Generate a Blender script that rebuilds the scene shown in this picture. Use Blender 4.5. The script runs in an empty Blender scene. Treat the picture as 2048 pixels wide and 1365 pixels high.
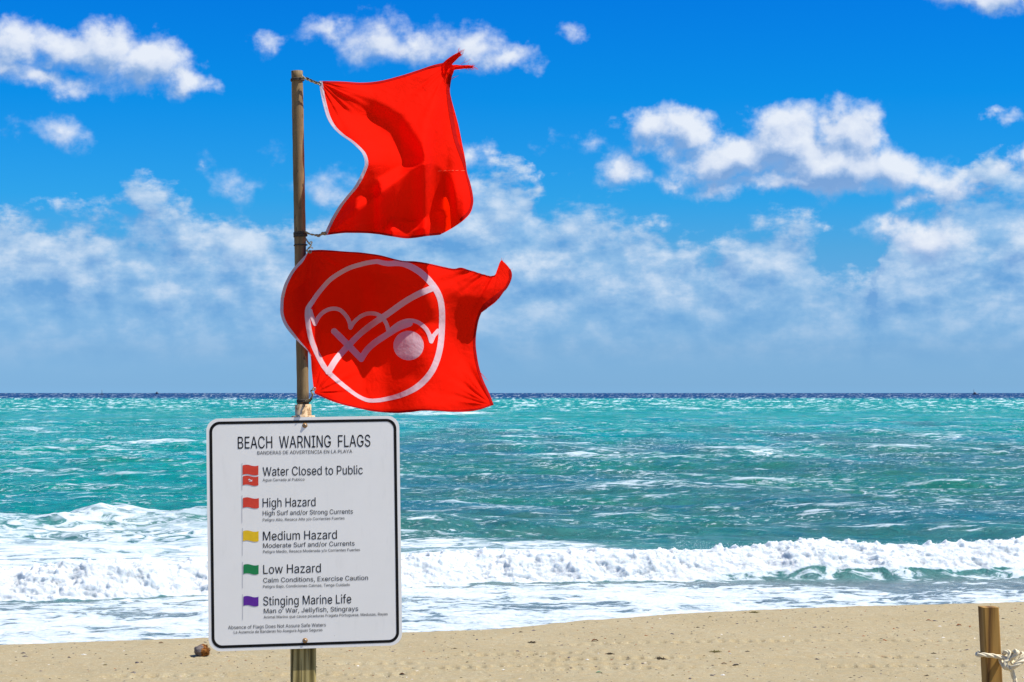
import bpy, math, random
import numpy as np
from mathutils import Vector, Matrix
from mathutils.geometry import tessellate_polygon

# ------------------------------------------------------------------ camera, sky, sun, exposure
S = bpy.context.scene
COL = S.collection
R = math.radians
H_CAM = 4.6                       # metres above the sea
FPX = 70.0 / 36.0 * 2048.0        # focal length in photo pixels
PITCH = R(1.49)

cam_d = bpy.data.cameras.new('camera')
cam_d.lens = 70.0
cam_d.sensor_width = 36.0
cam_d.clip_start = 0.1
cam_d.clip_end = 60000.0
cam = bpy.data.objects.new('camera', cam_d)
cam.location = (0, 0, H_CAM)
cam.rotation_euler = (R(90) + PITCH, 0, 0)
COL.objects.link(cam)
S.camera = cam

SUN_AZ, SUN_EL = R(101), R(57)     # azimuth to the right of the view direction
LDIR = Vector((math.sin(SUN_AZ) * math.cos(SUN_EL), math.cos(SUN_AZ) * math.cos(SUN_EL), math.sin(SUN_EL)))
sun_d = bpy.data.lights.new('sun', 'SUN')
sun_d.energy = 5.0
sun_d.angle = R(0.53)
sun_d.color = (1.0, 0.955, 0.87)
sun = bpy.data.objects.new('sun', sun_d)
sun.rotation_euler = (-LDIR).to_track_quat('-Z', 'Y').to_euler()
sun.location = (20, 20, 60)
COL.objects.link(sun)

S.view_settings.view_transform = 'Standard'
S.view_settings.look = 'None'
S.view_settings.exposure = 0.55
S.view_settings.gamma = 1.0
S.view_settings.use_curve_mapping = False
S.render.engine = 'CYCLES'
S.cycles.max_bounces = 8
S.cycles.transparent_max_bounces = 8
S.cycles.use_denoising = True


class NT:
    """small helper for building node trees"""
    def __init__(s, tree):
        s.t = tree

    def n(s, typ, **kw):
        nd = s.t.nodes.new(typ)
        for k, v in kw.items():
            setattr(nd, k, v)
        return nd

    def put(s, sock, v):
        if isinstance(v, bpy.types.NodeSocket):
            s.t.links.new(v, sock)
        elif v is not None:
            if isinstance(v, (tuple, list)) and len(v) == 3 and sock.type == 'RGBA':
                v = (*v, 1.0)
            sock.default_value = v

    def m(s, op, a, b=None, c=None, clamp=False):
        nd = s.n('ShaderNodeMath', operation=op, use_clamp=clamp)
        s.put(nd.inputs[0], a)
        if b is not None: s.put(nd.inputs[1], b)
        if c is not None: s.put(nd.inputs[2], c)
        return nd.outputs[0]

    def v(s, op, a, b=None, c=None):
        nd = s.n('ShaderNodeVectorMath', operation=op)
        s.put(nd.inputs[0], a)
        if b is not None:
            s.put(nd.inputs[3] if op == 'SCALE' else nd.inputs[1], b)
        if c is not None: s.put(nd.inputs[2], c)
        return nd.outputs['Value'] if op in ('LENGTH', 'DOT_PRODUCT', 'DISTANCE') else nd.outputs[0]

    def mr(s, x, a, b, c=0.0, d=1.0, kind='SMOOTHSTEP'):
        nd = s.n('ShaderNodeMapRange', interpolation_type=kind)
        nd.clamp = True
        for i, q in enumerate((x, a, b, c, d)):
            s.put(nd.inputs[i], q)
        return nd.outputs[0]

    def noise(s, vec, scale, detail=4, rough=0.55, dist=0.0, dims='3D', lac=2.0):
        nd = s.n('ShaderNodeTexNoise', noise_dimensions=dims)
        nd.normalize = True
        s.put(nd.inputs['Vector'], vec)
        nd.inputs['Scale'].default_value = scale
        nd.inputs['Detail'].default_value = detail
        nd.inputs['Roughness'].default_value = rough
        nd.inputs['Distortion'].default_value = dist
        nd.inputs['Lacunarity'].default_value = lac
        return nd.outputs[0]

    def mix(s, f, a, b, blend='MIX'):
        nd = s.n('ShaderNodeMix', data_type='RGBA', blend_type=blend)
        s.put(nd.inputs[0], f); s.put(nd.inputs[6], a); s.put(nd.inputs[7], b)
        return nd.outputs[2]

    def xyz(s, v):
        nd = s.n('ShaderNodeSeparateXYZ'); s.put(nd.inputs[0], v)
        return nd.outputs

    def comb(s, x, y, z):
        nd = s.n('ShaderNodeCombineXYZ')
        s.put(nd.inputs[0], x); s.put(nd.inputs[1], y); s.put(nd.inputs[2], z)
        return nd.outputs[0]

    def ramp(s, f, stops, interp='LINEAR'):
        nd = s.n('ShaderNodeValToRGB')
        cr = nd.color_ramp; cr.interpolation = interp
        while len(cr.elements) < len(stops): cr.elements.new(0.5)
        for e, (p, c) in zip(cr.elements, stops):
            e.position = p; e.color = (*c, 1.0)
        s.put(nd.inputs[0], f)
        return nd.outputs[0]


world = bpy.data.worlds.new('World')
S.world = world
world.use_nodes = True
wt = world.node_tree
wt.nodes.clear()
W = NT(wt)
SKY_STRENGTH = 0.1

# cloud puffs of the sky in view: (centre x, centre y, radius x, radius y, weight), thousandths of 1/3.98 rad east of the
# view direction / above the horizon, read against the photo's pixel grid
PUFFS = [
    (25, 118, 75, 52, 1), (150, 118, 95, 48, 1), (240, 112, 100, 58, 1.1), (320, 140, 85, 52, 1.05), (375, 180, 55, 32, .8),
    (110, 182, 95, 24, .62), (20, 168, 70, 24, .6), (118, 268, 66, 26, .40), (548, 82, 26, 18, .38), (650, 78, 50, 24, .45),
    (752, 92, 80, 46, .68), (830, 108, 90, 34, .62), (945, 96, 76, 40, .72), (1030, 118, 66, 30, .72), (1138, 78, 18, 12, .22),
    (1298, 270, 70, 44, 1.0), (1382, 266, 76, 50, 1.15), (1465, 318, 140, 60, 1.4), (1572, 292, 110, 76, 1.5), (1650, 335, 140, 74, 1.45),
    (1692, 284, 72, 76, 1.3), (1770, 345, 86, 52, 1.05), (1845, 365, 60, 34, .5), (1600, 376, 240, 30, .9), (1420, 378, 60, 20, .6), (1350, 362, 40, 16, .5),
    (1222, 352, 52, 36, .72), (1180, 295, 50, 18, .32), (480, 368, 46, 22, .20), (655, 392, 44, 26, .22), (950, 325, 42, 40, .6),
    (1960, 14, 125, 34, .9), (1700, -8, 60, 16, .5), (1962, 252, 20, 10, .4), (2005, 262, 24, 13, .3), (1905, 385, 50, 30, .35),
    (2050, 345, 42, 30, .95), (1810, 415, 40, 22, .6), (1830, 470, 90, 40, .7),
]
BANK = [(-400, 440), (-50, 438), (10, 424), (45, 445), (90, 468), (160, 478), (215, 472), (280, 428), (330, 432), (370, 406), (420, 424), (470, 438), (520, 446),
        (590, 452), (650, 440), (760, 400), (860, 350), (915, 290), (945, 298), (990, 345), (1040, 362), (1078, 398), (1095, 432), (1150, 416), (1200, 428), (1260, 446), (1350, 470),
        (1440, 500), (1490, 474), (1540, 462), (1605, 464), (1650, 505), (1700, 548), (1735, 575), (1765, 480), (1800, 458), (1850, 432), (1890, 402), (1940, 398), (1980, 372),
        (2040, 360), (2100, 380), (2300, 430), (2500, 440)]


def cloud_group():
    g = bpy.data.node_groups.new('cloud_field', 'ShaderNodeTree')
    g.interface.new_socket('UV', in_out='INPUT', socket_type='NodeSocketVector')
    g.interface.new_socket('P', in_out='INPUT', socket_type='NodeSocketVector')
    g.interface.new_socket('Puff', in_out='OUTPUT', socket_type='NodeSocketFloat')
    g.interface.new_socket('Bank', in_out='OUTPUT', socket_type='NodeSocketFloat')
    g.interface.new_socket('Fine', in_out='OUTPUT', socket_type='NodeSocketFloat')
    T = NT(g)
    gi = T.n('NodeGroupInput'); go = T.n('NodeGroupOutput')
    uv, p = gi.outputs[0], gi.outputs[1]
    wn = T.n('ShaderNodeTexNoise', noise_dimensions='3D')
    T.put(wn.inputs['Vector'], p)
    wn.inputs['Scale'].default_value = 8.0; wn.inputs['Detail'].default_value = 5.0; wn.inputs['Roughness'].default_value = 0.6
    warp = T.v('SUBTRACT', wn.outputs['Color'], (0.5, 0.5, 0.5))
    warp = T.v('MULTIPLY', warp, (0.16, 0.13, 0.0))
    q = T.v('ADD', uv, warp)
    qx, qy, _ = T.xyz(q)
    fb = T.noise(T.v('MULTIPLY', p, (1, 1, 1.25)), 12.0, 9, 0.56)
    fb2 = T.noise(T.v('MULTIPLY', p, (1, 1, 2.3)), 5.0, 8, 0.60)
    acc = -1.0
    for (x, y, rx, ry, w) in PUFFS:
        cx, cy = (x - 1024) / 1000.0, (786 - y) / 1000.0
        d = T.v('SUBTRACT', q, (cx, cy, 0))
        d = T.v('MULTIPLY', d, (1000.0 / rx, 1000.0 / ry, 0))
        ln = T.v('LENGTH', d)
        b = T.m('MULTIPLY_ADD', ln, -w, w)       # w*(1-r)
        acc = b if isinstance(acc, float) else T.m('SMOOTH_MAX', acc, b, 0.2)
    # loose cumulus everywhere the frame does not reach
    out = T.m('SUBTRACT', T.mr(T.m('ABSOLUTE', qx), 1.08, 1.5), T.mr(qy, .86, 1.3, 0, -1.0))
    loose = T.m('SUBTRACT', T.m('MULTIPLY', fb2, 2.0), 1.18)
    loose = T.m('ADD', loose, T.m('MULTIPLY', T.m('SUBTRACT', T.m('MINIMUM', out, 1.0), 1.0), 3.0))
    acc = T.m('MAXIMUM', acc, loose)
    puff = T.m('ADD', acc, T.m('MULTIPLY', T.m('SUBTRACT', fb, 0.5), 1.55))
    puff = T.m('ADD', puff, T.m('MULTIPLY', T.m('SUBTRACT', fb2, 0.5), 0.60))
    puff = T.m('ADD', puff, 0.14)
    # low bank
    fc = T.n('ShaderNodeFloatCurve')
    cm = fc.mapping; cv = cm.curves[0]
    pts = [((x + 500) / 3200.0, (786 - y) / 500.0) for x, y in BANK]
    while len(cv.points) < len(pts): cv.points.new(0.5, 0.5)
    for pt, (a, b) in zip(cv.points, pts):
        pt.location = (a, b); pt.handle_type = 'AUTO_CLAMPED'
    cm.update()
    T.put(fc.inputs['Value'], T.m('MULTIPLY_ADD', qx, 1000 / 3200.0, 1524 / 3200.0))
    top = T.m('MULTIPLY', fc.outputs[0], 0.5)
    bank = T.m('DIVIDE', T.m('SUBTRACT', top, qy), 0.16)
    bank = T.m('ADD', bank, T.m('MULTIPLY', T.m('SUBTRACT', fb, 0.5), 1.3))
    bank = T.m('ADD', bank, T.m('MULTIPLY', T.m('SUBTRACT', fb2, 0.5), 2.0))
    bank = T.m('ADD', bank, 0.18)
    fine = T.m('ADD', T.m('MULTIPLY', fb, 0.6), T.m('MULTIPLY', fb2, 0.4))
    T.put(go.inputs[0], puff); T.put(go.inputs[1], bank); T.put(go.inputs[2], fine)
    return g


def build_world():
    geo = W.n('ShaderNodeTexCoord')
    d = W.v('NORMALIZE', geo.outputs['Generated'])
    dx, dy, dz = W.xyz(d)
    el = W.m('ARCSINE', dz)
    az = W.m('ARCTAN2', dx, dy)
    k = FPX / 1000.0
    U = W.m('MULTIPLY', az, k)
    V = W.m('MULTIPLY', el, k)
    uv = W.comb(U, V, 0.0)
    P = W.v('SCALE', d, k)
    cg = cloud_group()
    def field(off, offp):
        nd = W.n('ShaderNodeGroup'); nd.node_tree = cg
        W.put(nd.inputs[0], W.v('ADD', uv, off) if off else uv)
        W.put(nd.inputs[1], W.v('ADD', P, offp) if off else P)
        return nd.outputs
    f0 = field(None, None)
    f1 = field((0.016, 0.034, 0), (0.016, 0, 0.034))
    pa = W.mr(f0[0], -0.05, 0.80)
    ba = W.mr(f0[1], 0.0, 0.40)
    hazeb = W.mr(V, 0.02, 0.26)                        # the bank melts into the horizon haze
    # NISHITA sky
    sky = W.n('ShaderNodeTexSky', sky_type='NISHITA')
    sky.sun_disc = False
    sky.sun_elevation = SUN_EL
    sky.sun_rotation = SUN_AZ
    sky.altitude = 0.0
    sky.air_density = 1.0; sky.dust_density = 0.3; sky.ozone_density = 2.0
    dc = W.comb(dx, dy, W.m('MAXIMUM', dz, 0.004))
    W.put(sky.inputs[0], dc)
    base = W.mix(1.0, sky.outputs[0], W.ramp(W.m('DIVIDE', V, 1.6, clamp=True), SKY_TINT), 'MULTIPLY')
    # clouds
    lit = W.m('SUBTRACT', f0[0], f1[0])
    lit = W.mr(lit, -0.45, 0.85, 0, 1, 'LINEAR')
    body = W.mr(f0[0], 0.3, 1.3)
    lit = W.m('MULTIPLY_ADD', lit, 1.0, W.m('MULTIPLY_ADD', body, -0.12, 0.12), clamp=True)
    pc = W.ramp(lit, [(0.05, CL_DARK), (0.35, CL_MID), (0.62, CL_LIT), (0.95, CL_TOP)])
    litb = W.mr(W.m('SUBTRACT', f0[1], f1[1]), -0.30, 0.72, 0, 1, 'LINEAR')
    bc = W.ramp(litb, [(0.0, BK_DARK), (0.5, BK_MID), (1.0, BK_LIT)])
    patch = W.mr(f0[2], 0.42, 0.58, 0.62, 0.95)
    balpha = W.m('MULTIPLY', W.m('MULTIPLY', ba, patch), hazeb)
    c = W.mix(balpha, base, W.v('SCALE', bc, 1.0 / SKY_STRENGTH))
    c = W.mix(W.m('MULTIPLY', pa, 0.95), c, W.v('SCALE', pc, 1.0 / SKY_STRENGTH))
    bg = W.n('ShaderNodeBackground')
    W.put(bg.inputs[0], c); bg.inputs[1].default_value = SKY_STRENGTH
    o = W.n('ShaderNodeOutputWorld')
    wt.links.new(bg.outputs[0], o.inputs[0])

# per-elevation tint of the Nishita sky (deep polarised blue in view; unseen upper sky kept brighter for ambient light)
SKY_TINT = [(0.004, (0.2527, 0.5481, 1.1927)), (0.054, (0.2297, 0.4750, 0.9939)), (0.116, (0.1914, 0.4531, 0.8874)), (0.179, (0.1301, 0.4604, 0.8519)), (0.241, (0.0536, 0.4713, 0.9087)),
            (0.366, (.0085, .43, .94)), (0.488, (.0045, .375, .96)), (0.7, (.15, .48, 1.1)), (1.0, (.40, .62, 1.0))]
CL_DARK, CL_MID, CL_LIT, CL_TOP = (0.1392, 0.2575, 0.4733), (0.2784, 0.3758, 0.5498), (0.4594, 0.5150, 0.6194), (0.5707, 0.6055, 0.6612)
BK_DARK, BK_MID, BK_LIT = (0.1114, 0.2436, 0.4733), (0.2506, 0.3828, 0.5568), (0.4594, 0.5359, 0.6334)
build_world()
world.cycles.sampling_method = 'MANUAL'
world.cycles.sample_map_resolution = 256

# ------------------------------------------------------------------ helpers
CP, SP = math.cos(PITCH), math.sin(PITCH)


def ray(px, py):
    """world direction through a point of the photo grid (2048 x 1365), scaled so that y = 1"""
    a, b = (px - 1024.0) / FPX, (682.5 - py) / FPX
    dx, dy, dz = a, CP - b * SP, SP + b * CP
    return dx / dy, 1.0, dz / dy


def at(px, py, d):
    r = ray(px, py)
    return Vector((r[0] * d, d, H_CAM + r[2] * d))


def at_np(PX, PY, D):
    a, b = (PX - 1024.0) / FPX, (682.5 - PY) / FPX
    dy = CP - b * SP
    return np.stack([a / dy * D, D, H_CAM + (SP + b * CP) / dy * D], -1)


def px_of(x, y, z):
    """photo-grid position of world points (used to read shore and foam lines off one survey)"""
    zc = z - H_CAM
    f = y * CP + zc * SP
    u = -y * SP + zc * CP
    return 1024 + FPX * x / f, 682.5 - FPX * u / f


def sm(x, a, b):
    t = np.clip((x - a) / (b - a), 0, 1)
    return t * t * (3 - 2 * t)


_rng = np.random.default_rng(7)
_PERM = np.concatenate([_rng.permutation(1024)] * 2)
_ANG = _rng.uniform(0, 2 * np.pi, 1024)
_GX, _GY = np.cos(_ANG), np.sin(_ANG)


def pn(x, y):
    """2-D gradient noise, about -1..1"""
    xi = np.floor(x).astype(np.int64); yi = np.floor(y).astype(np.int64)
    fx, fy = x - xi, y - yi
    u = fx * fx * fx * (fx * (fx * 6 - 15) + 10); v = fy * fy * fy * (fy * (fy * 6 - 15) + 10)
    def g(ix, iy, ax, ay):
        h = _PERM[(_PERM[ix & 1023] + iy) & 1023]
        return _GX[h] * ax + _GY[h] * ay
    a = g(xi, yi, fx, fy); b = g(xi + 1, yi, fx - 1, fy)
    c = g(xi, yi + 1, fx, fy - 1); d = g(xi + 1, yi + 1, fx - 1, fy - 1)
    return ((a + (b - a) * u) * (1 - v) + (c + (d - c) * u) * v) * 1.5


def fbm(x, y, octaves=4, gain=0.5, ridge=False):
    s = 0.0; a = 1.0; tot = 0.0
    for i in range(octaves):
        n = pn(x * 2.03 ** i + 17.3 * i, y * 2.03 ** i - 9.1 * i)
        if ridge: n = 1 - 2 * np.abs(n)
        s = s + a * n; tot += a; a *= gain
    return s / tot


def seg_mesh(name, verts, faces, mat=None, parent=None, smooth=True, mats=None, mat_idx=None, label=None):
    me = bpy.data.meshes.new(name)
    verts = np.asarray(verts, dtype=np.float32).reshape(-1, 3)
    if isinstance(faces, np.ndarray):
        k = faces.shape[1]; n = len(faces)
        me.vertices.add(len(verts)); me.vertices.foreach_set('co', verts.ravel())
        me.loops.add(n * k); me.loops.foreach_set('vertex_index', faces.astype(np.int32).ravel())
        me.polygons.add(n); me.polygons.foreach_set('loop_start', np.arange(0, n * k, k, dtype=np.int32))
        me.update(calc_edges=True); me.validate()
    else:
        me.from_pydata([tuple(map(float, v)) for v in verts], [], faces); me.update()
    if smooth:
        me.polygons.foreach_set('use_smooth', np.ones(len(me.polygons), dtype=bool))
    for m_ in (mats or ([mat] if mat else [])):
        me.materials.append(m_)
    if mat_idx is not None:
        me.polygons.foreach_set('material_index', np.asarray(mat_idx, dtype=np.int32))
    o = bpy.data.objects.new(name, me)
    COL.objects.link(o)
    if parent is not None:
        o.parent = parent
        o.matrix_parent_inverse = Matrix.Identity(4)
        o.location = (0, 0, 0)
    if label: o['label'] = label
    return o


def child(o, parent):
    """parent a mesh that was built in world space to a thing whose parents are unrotated, unscaled"""
    off = Vector((0, 0, 0)); p = parent
    while p is not None:
        off += p.location; p = p.parent
    o.data.transform(Matrix.Translation(-off))
    o.parent = parent
    return o


def world_mesh(name, verts, faces, mat, parent=None, **kw):
    o = seg_mesh(name, verts, faces, mat, None, **kw)
    if parent is not None: child(o, parent)
    return o


def set_origin(o, loc):
    o.data.transform(Matrix.Translation(-Vector(loc))); o.location = loc


def thing(name, label, cat, loc=(0, 0, 0), group=None):
    o = bpy.data.objects.new(name, None)
    o.empty_display_size = 0.1
    o.location = loc
    COL.objects.link(o)
    return tag(o, label, cat, group)


def tag(o, label, cat, group=None):
    o['label'] = label; o['category'] = cat
    if group: o['group'] = group
    return o


def grid_faces(nr, nc):
    i = np.arange(nr - 1)[:, None] * nc + np.arange(nc - 1)[None, :]
    return np.stack([i, i + 1, i + nc + 1, i + nc], -1).reshape(-1, 4)


def tube(path, rad, n=10, cap=True):
    """verts, faces of a tube along a path; rad may be a list"""
    P = [Vector(p) for p in path]
    vs, fs = [], []
    t0 = (P[1] - P[0]).normalized()
    up = Vector((0, 0, 1)) if abs(t0.z) < 0.9 else Vector((1, 0, 0))
    nrm = (up - t0 * up.dot(t0)).normalized()
    for i, p in enumerate(P):
        t = (P[min(i + 1, len(P) - 1)] - P[max(i - 1, 0)]).normalized()
        nrm = (nrm - t * nrm.dot(t)).normalized()
        bn = t.cross(nrm)
        r = rad[i] if isinstance(rad, (list, tuple, np.ndarray)) else rad
        for k in range(n):
            a = 2 * math.pi * k / n
            vs.append(p + nrm * (r * math.cos(a)) + bn * (r * math.sin(a)))
    for i in range(len(P) - 1):
        for k in range(n):
            a, b = i * n + k, i * n + (k + 1) % n
            fs.append((a, b, b + n, a + n))
    if cap:
        fs.append(tuple(range(n))[::-1]); fs.append(tuple(range((len(P) - 1) * n, len(P) * n)))
    return vs, fs


def join(parts):
    V, F = [], []
    for v, f in parts:
        o = len(V); V += list(v); F += [tuple(i + o for i in q) for q in f]
    return V, F


def spline(pts, n):
    """Catmull-Rom through pts, n samples, by rough arc length"""
    P = np.asarray(pts, float)
    E = np.concatenate([[2 * P[0] - P[1]], P, [2 * P[-1] - P[-2]]])
    out = []
    for i in range(len(P) - 1):
        t = np.linspace(0, 1, 24, endpoint=False)[:, None]
        a, b, c, d = E[i], E[i + 1], E[i + 2], E[i + 3]
        out.append(.5 * (2 * b + (c - a) * t + (2 * a - 5 * b + 4 * c - d) * t ** 2 + (3 * b - a - 3 * c + d) * t ** 3))
    C = np.concatenate(out + [P[-1:]])
    L = np.concatenate([[0], np.cumsum(np.linalg.norm(np.diff(C, axis=0), axis=1))])
    s = np.linspace(0, L[-1], n)
    return np.stack([np.interp(s, L, C[:, k]) for k in range(P.shape[1])], -1)


def new_mat(name):
    m = bpy.data.materials.new(name); m.use_nodes = True
    m.node_tree.nodes.clear()
    return m, NT(m.node_tree)


def finish(T, shader, disp=None):
    o = T.n('ShaderNodeOutputMaterial'); T.t.links.new(shader, o.inputs[0])


def principled(T, color, rough=0.6, normal=None, spec=0.5, metal=0.0, **kw):
    b = T.n('ShaderNodeBsdfPrincipled')
    T.put(b.inputs['Base Color'], color); T.put(b.inputs['Roughness'], rough)
    T.put(b.inputs['Specular IOR Level'], spec); T.put(b.inputs['Metallic'], metal)
    if normal is not None: T.put(b.inputs['Normal'], normal)
    for k, v in kw.items(): T.put(b.inputs[k.replace('_', ' ')], v)
    return b.outputs[0]


def bump(T, h, strength=0.5, dist=0.01, normal=None):
    b = T.n('ShaderNodeBump'); b.inputs['Strength'].default_value = strength
    T.put(b.inputs['Distance'], dist)
    T.put(b.inputs['Height'], h)
    if normal is not None: T.put(b.inputs['Normal'], normal)
    return b.outputs[0]


def simple_mat(name, color, rough=0.6, var=0.25, scale=40, spec=0.4, metal=0.0, bump_d=0.0006, stretch=(1, 1, 1)):
    m, T = new_mat(name)
    tc = T.n('ShaderNodeTexCoord').outputs['Object']
    n = T.noise(T.v('MULTIPLY', tc, stretch), scale, 5, 0.6)
    f = T.mr(n, 0.25, 0.75, 1 - var, 1 + var)
    c = T.v('SCALE', color, f)
    finish(T, principled(T, c, rough, bump(T, n, 0.6, bump_d), spec, metal))
    return m


# ------------------------------------------------------------------ the beach
CREST = np.array([(-900, 1322), (-300, 1303), (0, 1292), (130, 1287), (420, 1277), (600, 1273), (800, 1267), (950, 1262), (1050, 1256), (1150, 1246), (1300, 1234),
                  (1420, 1227), (1500, 1222), (1700, 1215), (1900, 1210), (2048, 1206), (2600, 1190)], float)
_cd = (H_CAM - 1.0) * FPX / (CREST[:, 1] - 786.0)
_cx = (CREST[:, 0] - 1024) / FPX * _cd
CREST_X = np.concatenate([[-140], _cx, [130]]); CREST_Y = np.concatenate([[_cd[0] - 128 * .36], _cd, [_cd[-1] + 110 * .40]])


def crest(x):
    return np.interp(x, CREST_X, CREST_Y)


def ground_z(x, y, fine=False):
    yc = crest(x)
    base = 1.0 + 1.75 * (1 - sm(y, 7.0, 19.0)) + 0.012 * np.clip(22 - y, 0, 12)
    down = np.clip(y - yc, 0, None)
    z = base - 0.24 * down * sm(down, 0, 1.2)
    k = sm(y, 9, 16)
    z = z + 0.05 * fbm(x * .22 + 3, y * .3, 3) * np.clip(1 - down * .3, 0, 1) * (0.3 + 0.7 * k) * sm(yc - y, -3, 2.5)
    if fine:
        z = z + 0.016 * fbm(x * 2.2, y * 2.6, 4, .6) + 0.006 * fbm(x * 9, y * 9, 3, .6)
        z = z + 0.016 * np.clip(fbm(x * 1.1 + 4, (y - .18 * x) * 3.2, 4, .55), 0, 1)
        # dragging marks and tyre tread left along the beach
        u = y - 0.10 * x
        for yy, x0, x1, amp in ((25.9, -9, 9, 1), (26.9, -3.2, 6.5, .9), (27.6, -5, 1.6, 1.1), (26.35, -2.0, 2.2, 1.15), (25.1, -9, 0.5, .9), (28.6, -1, 9, .5)):
            w = np.exp(-((u - yy - .05 * np.sin(x * .8)) / .085) ** 2) * sm(x, x0, x0 + 1.5) * (1 - sm(x, x1 - 1.5, x1))
            gate = sm(pn(x * .55 + yy * 3, yy + 0 * x), -.35, .3)
            z = z - amp * w * (0.02 + 0.075 * gate * (np.sin(x * 2 * np.pi / .21 + 3 * pn(x * .7, yy + 0 * x)) > 0.0))
            z = z + 0.010 * amp * np.exp(-((u - yy - .2) / .09) ** 2) * sm(x, x0, x0 + 1.5) * (1 - sm(x, x1 - 1.5, x1))
    return z


def build_sand():
    xs = np.concatenate([-10.6 - np.geomspace(.1, 120, 26)[::-1], np.linspace(-10.5, 10.5, 760), 10.6 + np.geomspace(.1, 110, 26)])
    ys = np.concatenate([np.linspace(-30, 8, 12), np.linspace(8.6, 22.2, 40), np.linspace(22.3, 36.5, 330), 36.6 + np.geomspace(.1, 40, 20)])
    X, Y = np.meshgrid(xs, ys)
    Z = ground_z(X, Y, True)
    m, T = new_mat('sand')
    tc = T.n('ShaderNodeTexCoord').outputs['Object']
    big = T.noise(tc, 0.8, 4, 0.6)
    med = T.noise(T.v('MULTIPLY', tc, (1, 1.8, 1)), 6.0, 5, 0.65)
    grain = T.noise(tc, 60.0, 4, 0.75)
    c = T.mix(T.mr(big, 0.3, 0.7), (.330, .278, .166), (.368, .315, .198))
    c = T.mix(T.mr(med, 0.38, 0.62, 0, .8), c, (0.3654, 0.2828, 0.1522))
    c = T.mix(T.mr(grain, 0.56, 0.72, 0, .65), c, (0.2610, 0.2044, 0.1305))
    c = T.mix(T.mr(T.noise(tc, 38.0, 2, .6), 0.60, 0.70, 0, .6), c, (0.6090, 0.5394, 0.4002))
    # sparse dark grit: broken shell and seaweed crumbs
    vo = T.n('ShaderNodeTexVoronoi'); T.put(vo.inputs['Vector'], T.v('MULTIPLY', tc, (1, .8, 1))); vo.inputs['Scale'].default_value = 9.0
    rnd = T.xyz(vo.outputs['Color'])
    spot = T.m('LESS_THAN', vo.outputs['Distance'], T.m('MULTIPLY', rnd[0], 0.20))
    keep = T.m('GREATER_THAN', rnd[1], 0.55)
    c = T.mix(T.m('MULTIPLY', T.m('MULTIPLY', spot, keep), 0.75), c, T.ramp(rnd[2], [(0, (.06, .045, .035)), (.6, (.16, .11, .07)), (.85, (.25, .15, .09)), (1, (.6, .55, .45))]))
    nrm = bump(T, T.m('ADD', T.m('MULTIPLY', med, 1.0), T.m('MULTIPLY', grain, 0.35)), 0.9, 0.05)
    finish(T, principled(T, c, 0.95, nrm, 0.15))
    o = seg_mesh('sand_beach', np.stack([X, Y, Z], -1), grid_faces(*X.shape), m)
    o['kind'] = 'structure'
    return o


build_sand()


# ------------------------------------------------------------------ the sea
def line_px(pts, z):
    """survey line: photo-grid points lying at height z -> y(x) as world polyline"""
    P = np.array(pts, float)
    d = (H_CAM - z) * FPX / (P[:, 1] - 786.0)
    x = (P[:, 0] - 1024) / FPX * d
    return x, d


BORE = line_px([(-700, 1226), (-300, 1214), (0, 1204), (150, 1203), (300, 1196), (420, 1190), (620, 1186), (800, 1176), (940, 1170), (1080, 1166), (1287, 1165), (1500, 1163), (1800, 1160), (2048, 1157), (2600, 1147)], 0.12)
BACK = line_px([(-900, 1018), (-200, 1018), (0, 1020), (150, 1024), (250, 1018), (330, 1030), (420, 1026), (600, 1045), (800, 1066), (900, 1060), (1000, 1070), (1100, 1068), (1180, 1074),
                (1300, 1100), (1450, 1110), (1700, 1108), (2100, 1104), (2700, 1095)], 0.2)


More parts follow.
